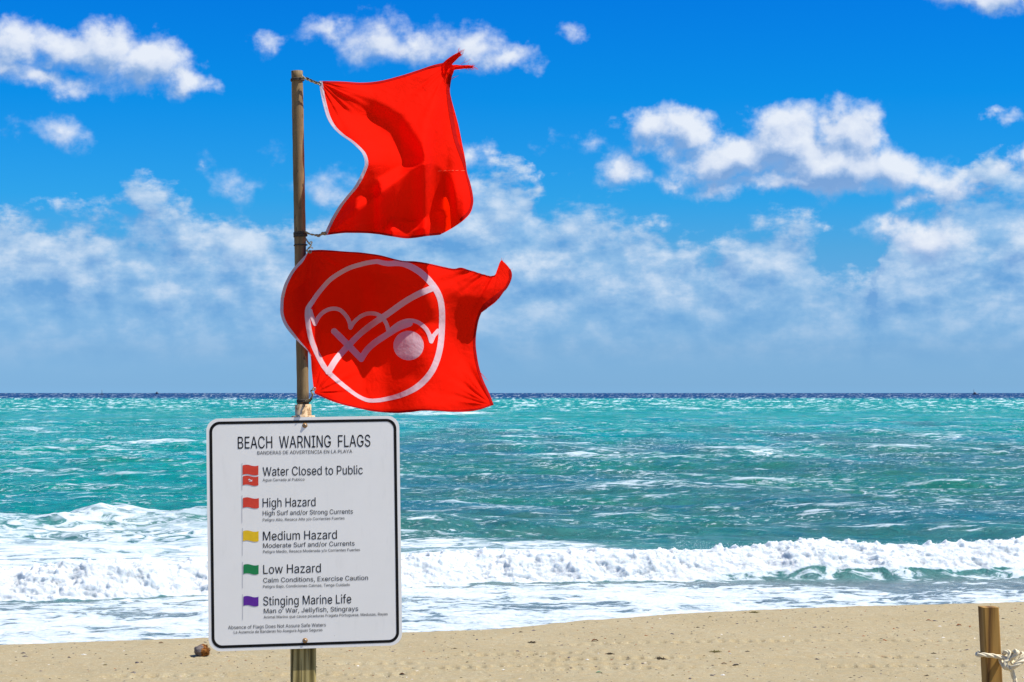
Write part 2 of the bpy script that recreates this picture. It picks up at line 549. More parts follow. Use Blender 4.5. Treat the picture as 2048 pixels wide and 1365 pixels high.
def build_sea():
    ys = [31.0]
    while ys[-1] < 38: ys.append(ys[-1] + .10)
    while ys[-1] < 42: ys.append(ys[-1] + .06)
    while ys[-1] < 54.5: ys.append(ys[-1] + .035)
    while ys[-1] < 25000:
        y = ys[-1]
        ys.append(y + max(.06, y * y / 18300.0 * (0.42 if y < 130 else 0.6 if y < 400 else 1.0)))
    ys = np.array(ys)
    az = np.concatenate([-R(15.6) - np.geomspace(R(.05), R(60), 34)[::-1], np.linspace(-R(15.5), R(15.5), 880), R(15.6) + np.geomspace(R(.05), R(60), 34)])
    Y, A = np.meshgrid(ys, az, indexing='ij')
    X = Y * np.tan(A)
    dxs = Y * R(31) / 880
    dys = np.gradient(ys)[:, None] + 0 * X
    sp = np.maximum(dxs, np.minimum(dys, 60) * .33)
    rng = np.random.default_rng(11)
    yb = np.interp(X, *BORE)
    yk = np.interp(X, *BACK)
    s = Y - yb                                    # metres seaward of the bore's toe
    off = sm(s, 7, 19)                           # full sea state offshore
    Z = np.zeros_like(X); crestv = np.zeros_like(X)
    wind = R(200)
    short = np.zeros_like(X)
    for lam, amp, nn in ((46, .16, 4), (24, .16, 6), (13, .15, 9), (7, .15, 12), (3.8, .105, 14), (2.1, .064, 14), (1.15, .032, 12)):
        w = sm(lam / sp, 2.2, 4.0)
        acc = np.zeros_like(X)
        idx = w > 0
        xx, yy = X[idx], Y[idx]
        a_ = np.zeros_like(xx)
        for i in range(nn):
            th = R(250) + rng.normal(0, .55)
            l2 = lam * rng.uniform(.75, 1.35); kk = 2 * np.pi / l2
            ph = (xx * np.cos(th) + yy * np.sin(th)) * kk + rng.uniform(0, 6.28) + 1.2 * pn(xx / l2 * .35 + i, yy / l2 * .35)
            sn = np.sin(ph)
            a_ += (2 * ((sn + 1) / 2) ** 2.2 - .75) * rng.uniform(.6, 1.2)
        acc[idx] = a_ / math.sqrt(nn)
        grp = 0.7 + 0.5 * pn(X / (lam * 4) + lam, Y / (lam * 4)) if lam < 20 else 1.0
        Z += amp * acc * w * grp * off
        if lam < 20: short += amp * acc * w * grp
    J = np.arange(len(ys))[:, None] + 0 * X
    far = sm(Y, 260, 700)
    zf = fbm(X / 11.0, J * .37, 3, .6)
    zf2 = fbm(X / 3.0 + 50, J * .61, 3, .7)
    Z = Z * (1 - far) + far * (.34 * zf + .22 * zf2 * (1 - sm(Y, 1200, 5000))) * (1 + sm(Y, 900, 4000) * .7)
    short = short / .25
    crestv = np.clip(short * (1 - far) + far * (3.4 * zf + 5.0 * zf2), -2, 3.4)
    # broken water between bore and open sea: low chop
    Z += (0.05 * fbm(X * .9, Y * .7, 4) + .02 * fbm(X * 4, Y * 4, 3)) * (1 - off)
    # the second small breaker further out at the left
    y2 = np.interp(X, *line_px([(-900, 1058), (-100, 1060), (100, 1056), (250, 1052), (420, 1050), (700, 1062), (1000, 1062), (1400, 1066)], .2)) + .9 * pn(X * .18, 3 + 0 * X)
    amp2 = (1 - sm(X, -3, 6)) * .62 * (0.75 + .5 * pn(X * .3, 7 + 0 * X))
    d2 = Y - y2
    Z += amp2 * (1 + .35 * fbm(X * .9, Y * .8, 3)) * np.where(d2 < 0, np.exp(-(d2 / 1.1) ** 2), np.exp(-(d2 / 3.2) ** 2))
    # the main bore
    n1 = fbm(X * .45, Y * .25, 3)
    toe = s + 0.55 * n1 + .22 * fbm(X * 1.6, Y * .9, 3)
    face = sm(X + 1.6 * pn(X * .5, Y * .3), 2.0, 8.0)                        # right part: the wave still has an unbroken face below the foam
    hgt = (0.60 + .16 * pn(X * .35, 1.5 + 0 * X) + .14 * face)
    rise_w = 1.25 + .7 * face
    rise = sm(toe, 0, rise_w)
    fall = np.where(toe > rise_w, np.exp(-((toe - rise_w) / (5.2 - 1.5 * face)) ** 1.6), 1)
    B = hgt * rise * fall
    Z += B
    inb = sm(toe, -.15, .35) * (1 - sm(toe, 4.5, 8.5 - 2.5 * face))
    foam_face = 1 - face * (1 - sm(toe, .45 + .35 * n1, 1.0 + .45 * n1))
    # gap of green water in the foam front between the two foam masses
    turb = inb * foam_face
    bill = fbm(X * 1.6 + 5, (Y + Z * 1.5) * 1.5, 4, .55, ridge=False)
    cau = (1 - np.abs(fbm(X * 1.25, (Y + Z * 2.2) * 1.1, 2)) * 2.2)
    lump = (np.abs(pn(X * 2.1 + 3 * bill, (Y + 2 * Z) * 1.8)) * .7 + np.abs(pn(X * 5.2, (Y + 2 * Z) * 4.6)) * .55 + np.abs(pn(X * 11, (Y + 2 * Z) * 10)) * .28)
    Z += turb * (.075 * (lump - .35) + .10 * bill)
    Z += face * (1 - foam_face) * inb * (.07 * fbm(X * 1.4, Y * 1.6, 4) )
    # spray feathers along the crest
    top = np.exp(-((toe - rise_w - .25) / .45) ** 2)
    Z += top * turb * np.clip(fbm(X * 3.5, Y * .5 + 9, 3, .6), 0, 1) * .30
    X2 = X + turb * .07 * fbm(X * 3 + 9, (Y + Z) * 3, 3)
    Y2 = Y - turb * (.11 * (lump - .3) + .12 * bill)
    # swash sheet in front of the bore, rising with the foreshore
    yc = crest(X)
    sw = Y - yc
    Z += 0.14 + np.clip(9 - sw, 0, 9) * .012 * (s < 0) * sm(-s, 0, 3)
    Z += (s < 2) * (.028 * fbm(X * .8, Y * .5, 3) + .02 * fbm(X * 3.3, Y * 2.4, 4)) * sm(-s, -1, 1)
    # distant water has no mesh detail left: keep it flat
    # ---- foam coverage
    cov = np.zeros_like(X)
    swash = sm(-s, -.2, .3)
    gap_r = sm(X, 5.2, 8.5) * sm(-toe + .3 * n1, -2.8, -.9 + 0) * (1 - sm(-s, 1.6, 3.4)) + (s > -3) * (X > 7) * 0
    midgap = np.exp(-((X - 5.4) / 2.6) ** 2) * sm(-s, -2.4, -.5) * (1 - sm(-s, .6, 1.6))
    cov_sw = .585 + .05 * np.clip(-s, 0, 6) / 6 + .09 * n1
    cov_sw = cov_sw - .24 * np.clip(gap_r, 0, 1) - .16 * midgap
    cov = np.maximum(cov, swash * cov_sw)
    cov = np.maximum(cov, turb * 1.5)
    back = sm(s, 1.0, 3.0) * (1 - sm(Y, yk - 5, yk + 1.5))
    fade = np.clip((Y - yb - 6) / np.maximum(yk - yb - 6, 1), 0, 1)
    left = 1 - sm(X, -4, 4)
    cov = np.maximum(cov, back * (.67 - .20 * fade * left - .22 * fade * (1 - left)))
    cov = np.maximum(cov, sm(amp2 * np.where(d2 < 0, np.exp(-(d2 / .8) ** 2), np.exp(-(d2 / 2.2) ** 2)), .25, .6) * .50 * (0.85 + .5 * pn(X * .5, Y * .3)))
    cov = np.where((face > .5) & (toe > 0) & (toe < 1.2), np.maximum(cov, .51 + .2 * n1 + .12 * np.abs(pn(X * 1.3, Y * 2))), cov)
    # whitecaps out at sea
    gatec = sm(fbm(X / 9.0 + 3, Y / 16.0, 3), .02, .42)
    wc = sm(crestv, .5, 2.0) * (.25 + .75 * gatec) * off
    patch = sm(fbm(X / 14 + 31, Y / 24 + 4, 2), .30, .55) * off
    cov = np.maximum(cov, np.clip(.45 * wc + .14 * patch, 0, .62))
    for (px, py, wx, wy, a) in ((860, 828, 120, 4, .66), (945, 826, 60, 3, .7), (270, 893, 100, 7, .55), (60, 860, 60, 4, .42), (1180, 912, 110, 12, .50), (1540, 905, 120, 8, .42), (1900, 875, 60, 4, .45), (230, 908, 80, 6, .42), (1650, 960, 130, 7, .36), (1300, 985, 90, 9, .32), (1950, 1000, 90, 8, .36)):
        ax, ay = px_of(X, Y, 0.1 + 0 * X)
        cov = np.maximum(cov, a * np.exp(-((ax - px) / wx) ** 2 - ((ay - py) / wy) ** 2) * (0.9 + .4 * pn(X * .6, Y * .25)))
    aer = np.clip(np.maximum(back * (.9 - .5 * fade), 1.0 * sm(-s, -1.5, 1.0)), 0, 1)      # air bubbles: milky water
    pts = np.stack([X2, Y2, Z], -1)
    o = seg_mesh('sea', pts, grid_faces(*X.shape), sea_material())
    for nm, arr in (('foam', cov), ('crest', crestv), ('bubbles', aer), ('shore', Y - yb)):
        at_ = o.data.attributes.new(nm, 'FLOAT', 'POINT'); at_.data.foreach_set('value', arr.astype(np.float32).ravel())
    o['kind'] = 'structure'
    return o


def attr(T, name):
    nd = T.n('ShaderNodeAttribute'); nd.attribute_name = name
    return nd.outputs['Fac']


def sea_material():
    m, T = new_mat('sea_water')
    tc = T.n('ShaderNodeTexCoord').outputs['Object']
    foam, cr, aer, shore = attr(T, 'foam'), attr(T, 'crest'), attr(T, 'bubbles'), attr(T, 'shore')
    flat = T.v('MULTIPLY', tc, (1, 1, 1))
    # water colour: sandy shallows, turquoise lagoon, navy beyond the reef
    c = T.ramp(T.m('DIVIDE', T.m('MULTIPLY_ADD', T.m('SUBTRACT', T.noise(T.v('MULTIPLY', tc, (1, .1, 1)), .012, 5, .7), .5), 1900, shore), 2600.0, clamp=True), [(0.0, (.045, .165, .155)), (.03, (.0005, .28, .245)), (.06, (.0005, .30, .265)), (.16, (.0005, .29, .26)), (.50, (.001, .28, .24)), (.60, (.0015, .075, .16)), (.70, (.001, .028, .11)), (1, (.001, .020, .09))])
    pat = T.noise(T.v('MULTIPLY', tc, (.6, 1, 1)), 0.055, 4, 0.6)
    pat2 = T.noise(T.v('MULTIPLY', tc, (.7, 1, 1)), 0.55, 5, 0.62)
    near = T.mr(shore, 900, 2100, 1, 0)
    c = T.mix(T.m('MULTIPLY', T.mr(cr, .3, 1.9, 0, .75), near), c, (.03, .40, .32))  # light through thin crests painted as lighter green, troughs painted darker
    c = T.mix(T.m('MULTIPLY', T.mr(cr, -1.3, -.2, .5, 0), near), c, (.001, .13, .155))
    c = T.mix(T.m('MULTIPLY', T.mr(pat, .42, .62, 0, .55), near), c, (.002, .23, .15))
    c = T.mix(T.m('MULTIPLY', T.mr(pat2, .50, .60, 0, .45), near), c, (.001, .15, .15))
    c = T.mix(T.mr(pat, .38, .48, .4, 0), c, (.001, .18, .26))
    c = T.mix(T.m('MULTIPLY', aer, T.mr(shore, -1, 9, .85, .45)), c, (.15, .21, .24))
    n1 = T.noise(T.v('MULTIPLY', tc, (.8, 1.3, 1)), 0.9, 8, 0.66, .4)
    n2 = T.noise(tc, 5.5, 5, 0.65)
    farf = T.mr(shore, 30, 500, 1.0, 2.6)
    n0 = T.noise(T.v('MULTIPLY', tc, (.8, 1.2, 1)), .16, 6, .62)
    nr = bump(T, n0, 1.0, T.mr(shore, 40, 300, 0.25, 2.4))
    nr = bump(T, n1, 1.0, T.m('MULTIPLY', T.mr(shore, 0, 25, .5, .75), 1.0), nr)
    nr = bump(T, n2, 1.0, T.mr(shore, 0, 40, .02, .07), nr)
    water = principled(T, c, T.mr(shore, 20, 600, .16, .42), nr, 0.20, IOR=1.33)
    # foam lace
    f1 = T.noise(T.v('MULTIPLY', tc, (.6, .8, 1)), 1.7, 8, 0.64, 1.4)
    f2 = T.noise(T.v('MULTIPLY', tc, (.5, 1.0, 1)), .35, 3, 0.5)
    lace = T.m('ABSOLUTE', T.m('SUBTRACT', f1, .5))
    f = T.m('ADD', foam, T.m('MULTIPLY', T.m('SUBTRACT', f1, .5), 1.7))
    f = T.m('ADD', f, T.m('MULTIPLY', T.m('SUBTRACT', f2, .5), .75))
    ff = T.mr(f, .44, .60)
    # flecks of spray, froth and painted-on sun glitter on the open water
    fl = T.noise(T.v('MULTIPLY', tc, (.38, 1.0, 1)), 2.1, 5, .72)
    flf = T.mr(T.m('ADD', fl, T.m('ADD', T.m('MULTIPLY', foam, .22), T.m('MULTIPLY', cr, .090))), .575, .70, 0, .85)
    fm = T.noise(T.v('MULTIPLY', tc, (.5, 1.0, 1)), .42, 6, .70)
    fmf = T.mr(T.m('ADD', fm, T.m('ADD', T.m('MULTIPLY', foam, .22), T.m('MULTIPLY', cr, .085))), .62, .74, 0, .7)
    flf = T.m('MAXIMUM', flf, fmf)
    sp = T.noise(T.v('MULTIPLY', tc, (.55, .8, 1)), 5.0, 4, .7)
    spf = T.mr(T.m('ADD', sp, T.m('MULTIPLY', cr, .05)), .575, .66, 0, .85)
    flf = T.m('MAXIMUM', flf, T.m('MULTIPLY', spf, T.mr(T.noise(tc, .12, 3, .6), .42, .58)))
    ff = T.m('MAXIMUM', ff, T.m('MULTIPLY', T.m('MULTIPLY', flf, T.mr(shore, 7, 15)), T.mr(shore, 1300, 2000, 1, .4)))
    fb = T.noise(tc, 7.0, 8, .74)
    fc = T.mix(T.mr(fb, .3, .7), (.55, .62, .65), (.73, .745, .75))
    thin = T.mr(f, .48, .85)
    fc = T.mix(thin, (.46, .56, .60), fc)
    fn = bump(T, T.m('ADD', fb, T.m('MULTIPLY', f1, .8)), 1.0, .12)
    pb = T.n('ShaderNodeBsdfPrincipled')
    T.put(pb.inputs['Base Color'], fc); pb.inputs['Roughness'].default_value = .7; pb.inputs['Specular IOR Level'].default_value = .2
    pb.inputs['Subsurface Weight'].default_value = .7; pb.inputs['Subsurface Radius'].default_value = (.22, .25, .28); pb.inputs['Subsurface Scale'].default_value = 1.0
    T.put(pb.inputs['Normal'], fn)
    fo = pb.outputs[0]
    mx = T.n('ShaderNodeMixShader'); T.put(mx.inputs[0], ff)
    T.t.links.new(water, mx.inputs[1]); T.t.links.new(fo, mx.inputs[2])
    finish(T, mx.outputs[0])
    return m


build_sea()


def spray():
    """droplets thrown up by the breaking crest"""
    rn = random.Random(21); V, F = [], []
    xs = BORE[0]; ybs = BORE[1]
    for i in range(9000):
        x = rn.uniform(-13, 15)
        k_ = float(pn(np.array([x * .9]), np.array([4.4]))[0]) + .5 * float(pn(np.array([x * 3.1]), np.array([1.4]))[0])
        if rn.random() > .35 + .65 * max(0, k_) ** .7: continue
        y = float(np.interp(x, xs, ybs)) + rn.uniform(.7, 2.4)
        z = .62 + .14 * (x > 4) + abs(rn.gauss(0, .09)) * (.6 + max(0, k_)) + .05
        r_ = rn.uniform(.0025, .006); o_ = len(V)
        V += [(x + r_, y, z), (x - r_, y + r_, z), (x - r_ * .5, y - r_, z - r_), (x, y, z + r_ * 1.3)]
        F += [(o_, o_ + 1, o_ + 3), (o_ + 1, o_ + 2, o_ + 3), (o_ + 2, o_, o_ + 3), (o_ + 1, o_, o_ + 2)]
    m, T = new_mat('spray_droplets')
    finish(T, principled(T, (.78, .82, .84), .4, None, .4))
    o = seg_mesh('sea_spray', V, F, m)
    o['kind'] = 'stuff'


spray()


# outlines of a plain grotesque alphabet, thousandths of an em: character code: (advance, [[outer loop, holes...], ...])
SPACE_ADV = 0.1878
GLYPHS = {
    44: (188, [[[38,-119,68,71,137,71,84,-119]]]),
    47: (249, [[[235,533,71,-76,14,-76,178,533]]]),
    65: (480, [[[16,0,201,509,276,509,463,0,395,0,287,302,276,334,264,372,250,420,232,478,245,478,228,419,213,371,201,333,191,302,85,0]],[[110,142,110,199,370,199,370,142]]]),
    66: (456, [[[60,0,60,509,241,509,289,504,329,491,359,469,381,442,394,410,398,374,395,344,387,320,356,286,315,267,315,262,339,257,363,245,385,227,402,203,414,173,418,136,413,100,400,67,377,39,344,18,301,4,247,0],[125,57,245,57,296,63,330,80,349,105,355,137,352,161,342,184,327,203,306,218,279,228,248,231,125,231],[125,285,238,285,265,288,288,296,308,309,323,326,333,348,336,372,330,403,313,429,283,446,240,452,125,452]]]),
    67: (510, [[[267,-7,225,-3,186,7,150,25,119,49,92,79,70,115,53,157,44,203,40,254,44,305,53,352,70,393,92,429,119,459,150,484,186,501,225,512,267,516,305,513,340,504,373,490,402,471,427,447,448,418,463,385,473,348,408,348,389,395,357,428,315,449,267,456,223,450,184,432,150,403,125,364,109,314,103,254,109,194,125,145,151,105,184,76,223,59,267,53,315,60,357,81,389,114,408,160,473,160,463,124,448,91,428,62,402,38,373,19,341,5,305,-4]]]),
    68: (502, [[[219,0,96,0,96,57,215,57,272,63,318,81,354,110,379,149,394,198,399,255,394,312,379,361,354,399,320,428,275,446,221,452,93,452,93,509,225,509,273,505,315,495,353,478,399,441,433,391,449,351,458,306,462,255,458,205,449,159,433,119,411,83,384,54,351,31,312,14,268,3]],[[125,509,125,0,60,0,60,509]]]),
    69: (419, [[[60,0,60,509,372,509,372,452,125,452,125,286,355,286,355,229,125,229,125,57,375,57,375,0]]]),
    70: (410, [[[60,0,60,509,369,509,369,452,125,452,125,278,346,278,346,221,125,221,125,0]]]),
    71: (520, [[[269,-7,225,-3,185,7,149,25,118,49,91,79,69,116,53,157,43,203,40,254,43,305,53,352,69,393,91,429,117,459,149,484,184,501,223,512,265,516,304,513,340,504,374,489,403,469,429,445,449,416,465,384,474,349,408,349,387,393,356,427,315,448,265,456,222,450,183,432,150,404,125,364,109,314,103,254,109,194,125,145,151,105,184,76,224,59,269,53,309,57,345,71,374,93,396,123,410,160,415,202,434,199,283,199,283,256,478,256,478,200,471,141,451,91,419,50,377,19,326,0]]]),
    72: (517, [[[60,0,60,509,125,509,125,289,392,289,392,509,457,509,457,0,392,0,392,232,125,232,125,0]]]),
    73: (300, [[[31,0,31,57,118,57,118,452,31,452,31,509,269,509,269,452,183,452,183,57,269,57,269,0]]]),
    74: (396, [[[185,-7,124,3,75,33,52,63,38,100,33,145,33,173,98,173,98,145,104,104,122,74,149,56,185,50,220,56,248,74,266,104,272,145,272,509,336,509,336,145,332,100,318,63,294,33,246,3]]]),
    76: (393, [[[60,0,60,509,125,509,125,57,361,57,361,0]]]),
    77: (628, [[[60,0,60,509,152,509,277,187,287,159,299,123,311,84,322,49,307,49,318,83,330,121,342,158,352,187,476,509,568,509,568,0,504,0,504,291,504,327,505,369,506,413,507,457,513,457,498,409,482,363,467,322,456,291,342,0,286,0,170,291,159,321,145,361,129,408,112,457,119,457,120,416,121,372,122,328,122,291,122,0]]]),
    78: (523, [[[60,0,60,509,136,509,343,183,363,151,388,107,414,55,405,54,401,108,399,157,399,195,399,509,463,509,463,0,387,0,202,290,177,331,148,381,130,413,108,452,119,454,122,384,124,328,125,291,125,0]]]),
    80: (445, [[[60,0,60,509,235,509,289,503,332,487,366,462,390,430,404,391,409,348,404,304,390,265,366,233,332,207,289,191,235,186,126,186,126,242,233,242,269,246,297,256,318,272,333,294,342,319,344,348,342,376,333,402,318,423,297,439,268,449,232,452,125,452,125,0]]]),
    82: (449, [[[60,0,60,509,236,509,290,504,333,489,367,465,390,433,405,395,409,352,405,309,390,271,367,240,333,217,289,203,236,198,126,198,126,255,234,255,269,258,298,267,319,281,334,300,342,324,345,352,342,380,334,405,319,425,298,440,269,449,233,452,125,452,125,0]],[[353,0,230,229,303,229,428,0]]]),
    83: (447, [[[224,-9,172,-4,128,9,91,31,64,60,46,96,38,137,104,137,110,110,123,88,142,71,166,59,224,49,257,52,286,60,311,74,329,92,341,114,346,139,342,161,332,179,296,205,245,222,184,239,128,260,86,289,60,326,52,372,58,413,75,448,102,476,138,498,180,511,227,516,275,511,316,498,351,476,377,449,394,415,401,378,337,378,326,412,302,437,267,453,225,459,194,456,167,448,145,435,129,418,118,398,115,376,119,352,131,334,169,308,212,293,264,279,312,264,359,238,395,198,405,171,408,139,403,99,386,64,360,34,323,11,278,-4]]]),
    84: (449, [[[32,452,32,509,417,509,417,452,257,452,257,0,193,0,193,452]]]),
    86: (480, [[[204,0,16,509,84,509,192,206,203,176,215,137,230,89,248,31,235,31,252,90,267,138,279,176,290,206,395,509,463,509,278,0]]]),
    87: (686, [[[155,0,16,509,82,509,163,196,175,145,187,94,197,40,189,40,200,94,211,145,224,196,306,509,380,509,462,196,474,145,486,94,497,40,488,40,499,94,510,145,523,196,603,509,670,509,530,0,455,0,368,323,351,391,336,475,350,475,335,395,318,323,230,0]]]),
    89: (472, [[[203,0,203,208,16,509,91,509,192,344,222,292,250,230,224,230,251,293,280,344,381,509,455,509,268,208,268,0]]]),
    97: (389, [[[160,-9,126,-5,94,5,68,22,48,45,35,73,30,108,34,138,43,161,58,179,78,193,125,211,178,220,209,224,234,227,265,235,273,243,276,255,276,257,267,297,240,322,220,329,196,331,149,322,118,301,100,274,41,291,57,322,79,346,104,364,133,375,194,384,239,379,286,360,306,343,322,320,333,290,337,251,337,0,277,0,277,52,272,52,252,25,215,1,190,-6],[170,45,202,49,228,59,248,74,263,93,272,115,276,138,276,190,259,182,231,176,200,171,175,168,134,159,103,139,95,124,92,105,102,72,130,52]]]),
    98: (424, [[[229,-8,198,-5,172,4,138,31,118,59,112,59,112,0,53,0,53,509,114,509,114,319,118,319,137,346,171,373,197,381,229,384,274,378,313,361,345,332,370,293,385,245,390,189,385,133,370,84,346,45,313,16,274,-2],[220,47,253,51,279,66,301,88,316,117,325,151,328,189,325,227,316,261,301,290,280,311,253,325,220,330,188,325,161,312,140,291,125,263,116,229,113,189,116,150,125,115,140,86,162,65,188,51]]]),
    99: (396, [[[207,-8,159,-2,117,16,82,46,56,85,40,133,34,187,40,243,56,291,82,330,117,360,159,378,207,384,260,377,305,356,340,322,362,277,303,262,290,289,270,311,242,325,207,330,173,325,145,310,124,287,108,258,99,224,96,187,99,151,108,117,124,89,145,66,173,51,207,46,243,52,271,66,292,89,304,117,363,102,341,56,306,21,261,-1]]]),
    100: (424, [[[195,-8,151,-2,111,16,79,45,55,84,39,133,34,189,39,245,55,293,79,332,112,361,151,378,196,384,228,381,253,373,287,346,306,319,311,319,311,509,372,509,372,0,313,0,313,59,307,59,287,31,252,4,227,-5],[205,47,236,51,263,65,284,86,299,115,309,150,312,189,309,229,300,263,284,291,263,312,237,325,205,330,172,325,145,311,124,290,108,261,99,227,96,189,99,151,109,117,124,88,145,66,172,51]]]),
    101: (404, [[[212,-8,161,-2,117,16,82,46,56,85,40,132,34,187,39,242,55,290,81,329,115,359,157,378,205,384,266,374,294,361,319,341,341,315,357,282,368,242,371,194,371,169,75,169,75,221,338,221,310,202,307,237,298,269,283,294,263,314,237,326,205,330,173,326,146,313,125,294,109,270,99,241,96,211,96,178,100,139,110,106,128,80,151,61,179,50,212,46,254,53,285,73,306,105,365,91,353,63,335,39,311,19,283,4,249,-5]]]),
    102: (254, [[[228,379,228,327,6,327,6,379]],[[81,0,81,432,84,461,96,486,113,505,135,519,187,530,222,527,243,521,227,468,215,472,195,474,171,470,154,460,145,443,142,419,142,0]]]),
    103: (425, [[[207,-151,168,-148,134,-140,105,-127,82,-110,51,-69,101,-41,122,-66,154,-88,178,-95,207,-97,249,-92,282,-75,304,-47,311,-6,311,68,306,68,287,41,252,16,227,8,195,5,152,10,113,27,80,53,55,90,39,136,34,191,39,246,55,293,80,332,112,361,152,378,196,384,228,382,253,373,288,346,308,319,313,319,313,379,372,379,372,-9,367,-54,350,-90,324,-117,291,-136,251,-147],[205,59,237,63,264,75,285,95,300,121,309,154,312,193,309,231,300,264,285,291,264,312,237,325,205,330,172,325,145,312,124,290,109,262,99,229,96,193,99,155,109,123,124,96,145,76,172,63]]]),
    104: (410, [[[114,227,114,0,53,0,53,509,114,509,114,287,102,287,124,332,152,362,187,379,227,384,264,380,295,369,321,349,341,321,353,285,357,240,357,0,296,0,296,235,290,275,273,304,246,323,210,329,184,326,161,317,141,303,126,283,117,257]]]),
    105: (167, [[[53,0,53,379,114,379,114,0]],[[84,443,67,446,54,455,44,468,41,483,44,499,54,512,67,521,84,524,100,521,114,512,123,499,126,483,123,468,114,455,100,446]]]),
    106: (167, [[[53,379,114,379,114,-30,111,-63,102,-90,86,-113,65,-129,37,-139,4,-143,-10,-143,-10,-87,2,-87,25,-83,40,-72,50,-54,53,-29]],[[83,443,67,446,53,455,44,468,41,483,44,499,53,512,67,521,83,524,100,521,114,512,123,499,126,483,123,468,114,455,100,446]]]),
    108: (189, [[[139,-2,101,3,74,20,58,47,53,84,53,509,114,509,114,99,115,77,120,62,130,54,146,52,160,53,170,54,181,3,162,-1]]]),
    109: (610, [[[53,0,53,379,112,379,112,295,108,295,118,323,132,346,172,376,219,386,257,380,287,361,309,331,321,295,312,295,322,321,337,343,381,375,407,383,437,386,468,383,497,372,522,354,541,328,553,296,557,255,557,0,496,0,496,254,490,289,473,313,447,326,419,330,395,328,374,320,345,290,335,247,335,0,274,0,274,260,269,288,253,311,229,326,199,330,158,320,140,307,126,289,117,266,114,238,114,0]]]),
    110: (410, [[[114,227,114,0,53,0,53,379,112,379,112,287,102,287,124,332,152,362,187,379,227,384,264,380,295,369,321,349,341,321,353,285,357,240,357,0,296,0,296,235,290,275,273,304,246,323,210,329,184,326,161,317,141,303,126,283,117,257]]]),
    111: (415, [[[207,-8,159,-2,117,16,82,46,56,85,40,133,34,187,40,243,56,291,82,330,117,360,159,378,207,384,256,378,299,360,333,330,359,291,376,243,381,187,376,133,359,85,333,46,299,16,256,-2],[207,46,242,51,270,66,292,89,307,117,316,151,319,187,316,224,307,258,292,287,270,310,242,325,207,330,173,325,145,310,124,287,108,258,99,224,96,187,99,151,108,117,124,89,145,66,173,51]]]),
    112: (424, [[[53,-143,53,379,112,379,112,319,118,319,137,346,171,373,197,381,229,384,274,378,313,361,345,332,370,293,385,245,390,189,385,133,370,84,346,45,313,16,274,-2,229,-8,198,-5,173,4,138,31,118,59,114,59,114,-143],[220,47,253,51,279,66,301,88,316,117,325,151,328,189,325,227,316,261,301,290,280,311,253,325,220,330,188,325,161,312,140,291,125,263,116,229,113,189,116,150,125,115,140,86,162,65,188,51]]]),
    113: (424, [[[372,-143,311,-143,311,59,306,59,287,31,252,4,227,-5,195,-8,151,-2,111,16,79,45,55,84,39,133,34,189,39,245,55,293,79,332,112,361,151,378,196,384,228,381,253,373,287,346,307,319,313,319,313,379,372,379],[205,47,236,51,263,65,284,86,299,115,309,150,312,189,309,229,300,263,284,291,263,312,237,325,205,330,172,325,145,311,124,290,108,261,99,227,96,189,99,151,109,117,124,88,145,66,172,51]]]),
    114: (259, [[[53,0,53,379,112,379,112,321,115,321,130,347,152,367,181,380,213,385,229,384,243,384,243,322,230,324,207,326,182,323,159,315,140,301,126,284,117,262,114,237,114,0]]]),
    115: (365, [[[182,-8,145,-5,112,3,84,18,62,38,45,63,36,94,94,107,105,79,124,60,150,49,181,45,217,50,244,62,262,81,268,103,265,121,254,136,237,147,212,155,149,170,104,186,72,208,53,237,47,274,51,305,65,332,87,354,115,370,149,381,187,384,223,381,254,372,279,358,299,339,324,290,268,277,258,298,243,316,219,328,187,333,156,329,131,317,114,299,109,277,112,258,124,243,144,232,172,223,229,209,275,194,306,171,325,142,331,107,326,75,312,47,290,24,260,6,223,-5]]]),
    116: (227, [[[204,379,204,327,6,327,6,379]],[[65,471,126,471,126,98,128,76,136,61,150,53,170,50,185,51,202,54,213,2,192,-3,168,-4,125,2,92,21,72,52,65,93]]]),
    117: (410, [[[182,-5,146,-1,115,11,89,31,69,59,57,95,53,139,53,379,114,379,114,144,119,105,137,75,164,56,200,50,226,53,249,62,268,77,283,97,293,122,296,153,296,379,357,379,357,0,298,0,298,92,307,92,286,47,257,17,222,0]]]),
    119: (567, [[[138,0,23,379,87,379,133,214,154,137,175,41,165,41,186,135,206,214,252,379,316,379,362,214,382,136,402,41,391,41,413,135,434,214,480,379,545,379,429,0,368,0,319,172,305,225,291,280,277,338,291,338,277,280,263,225,248,172,199,0]]]),
    120: (379, [[[21,0,171,218,171,171,29,379,100,379,147,306,179,253,207,206,175,206,202,253,233,306,282,379,352,379,209,169,209,214,358,0,287,0,231,85,200,136,173,182,205,182,178,136,148,85,91,0]]]),
    121: (389, [[[47,-139,61,-86,71,-87,104,-89,130,-74,141,-58,151,-36,163,-1,17,379,84,379,165,155,187,87,206,21,184,21,202,87,224,155,305,379,371,379,204,-58,177,-107,139,-136,91,-145,65,-143]]]),
    122: (380, [[[42,0,42,46,254,320,254,323,48,323,48,379,333,379,333,331,126,60,126,56,339,56,339,0]]]),
    8217: (177, [[[52,318,82,509,151,509,98,318]]]),
}




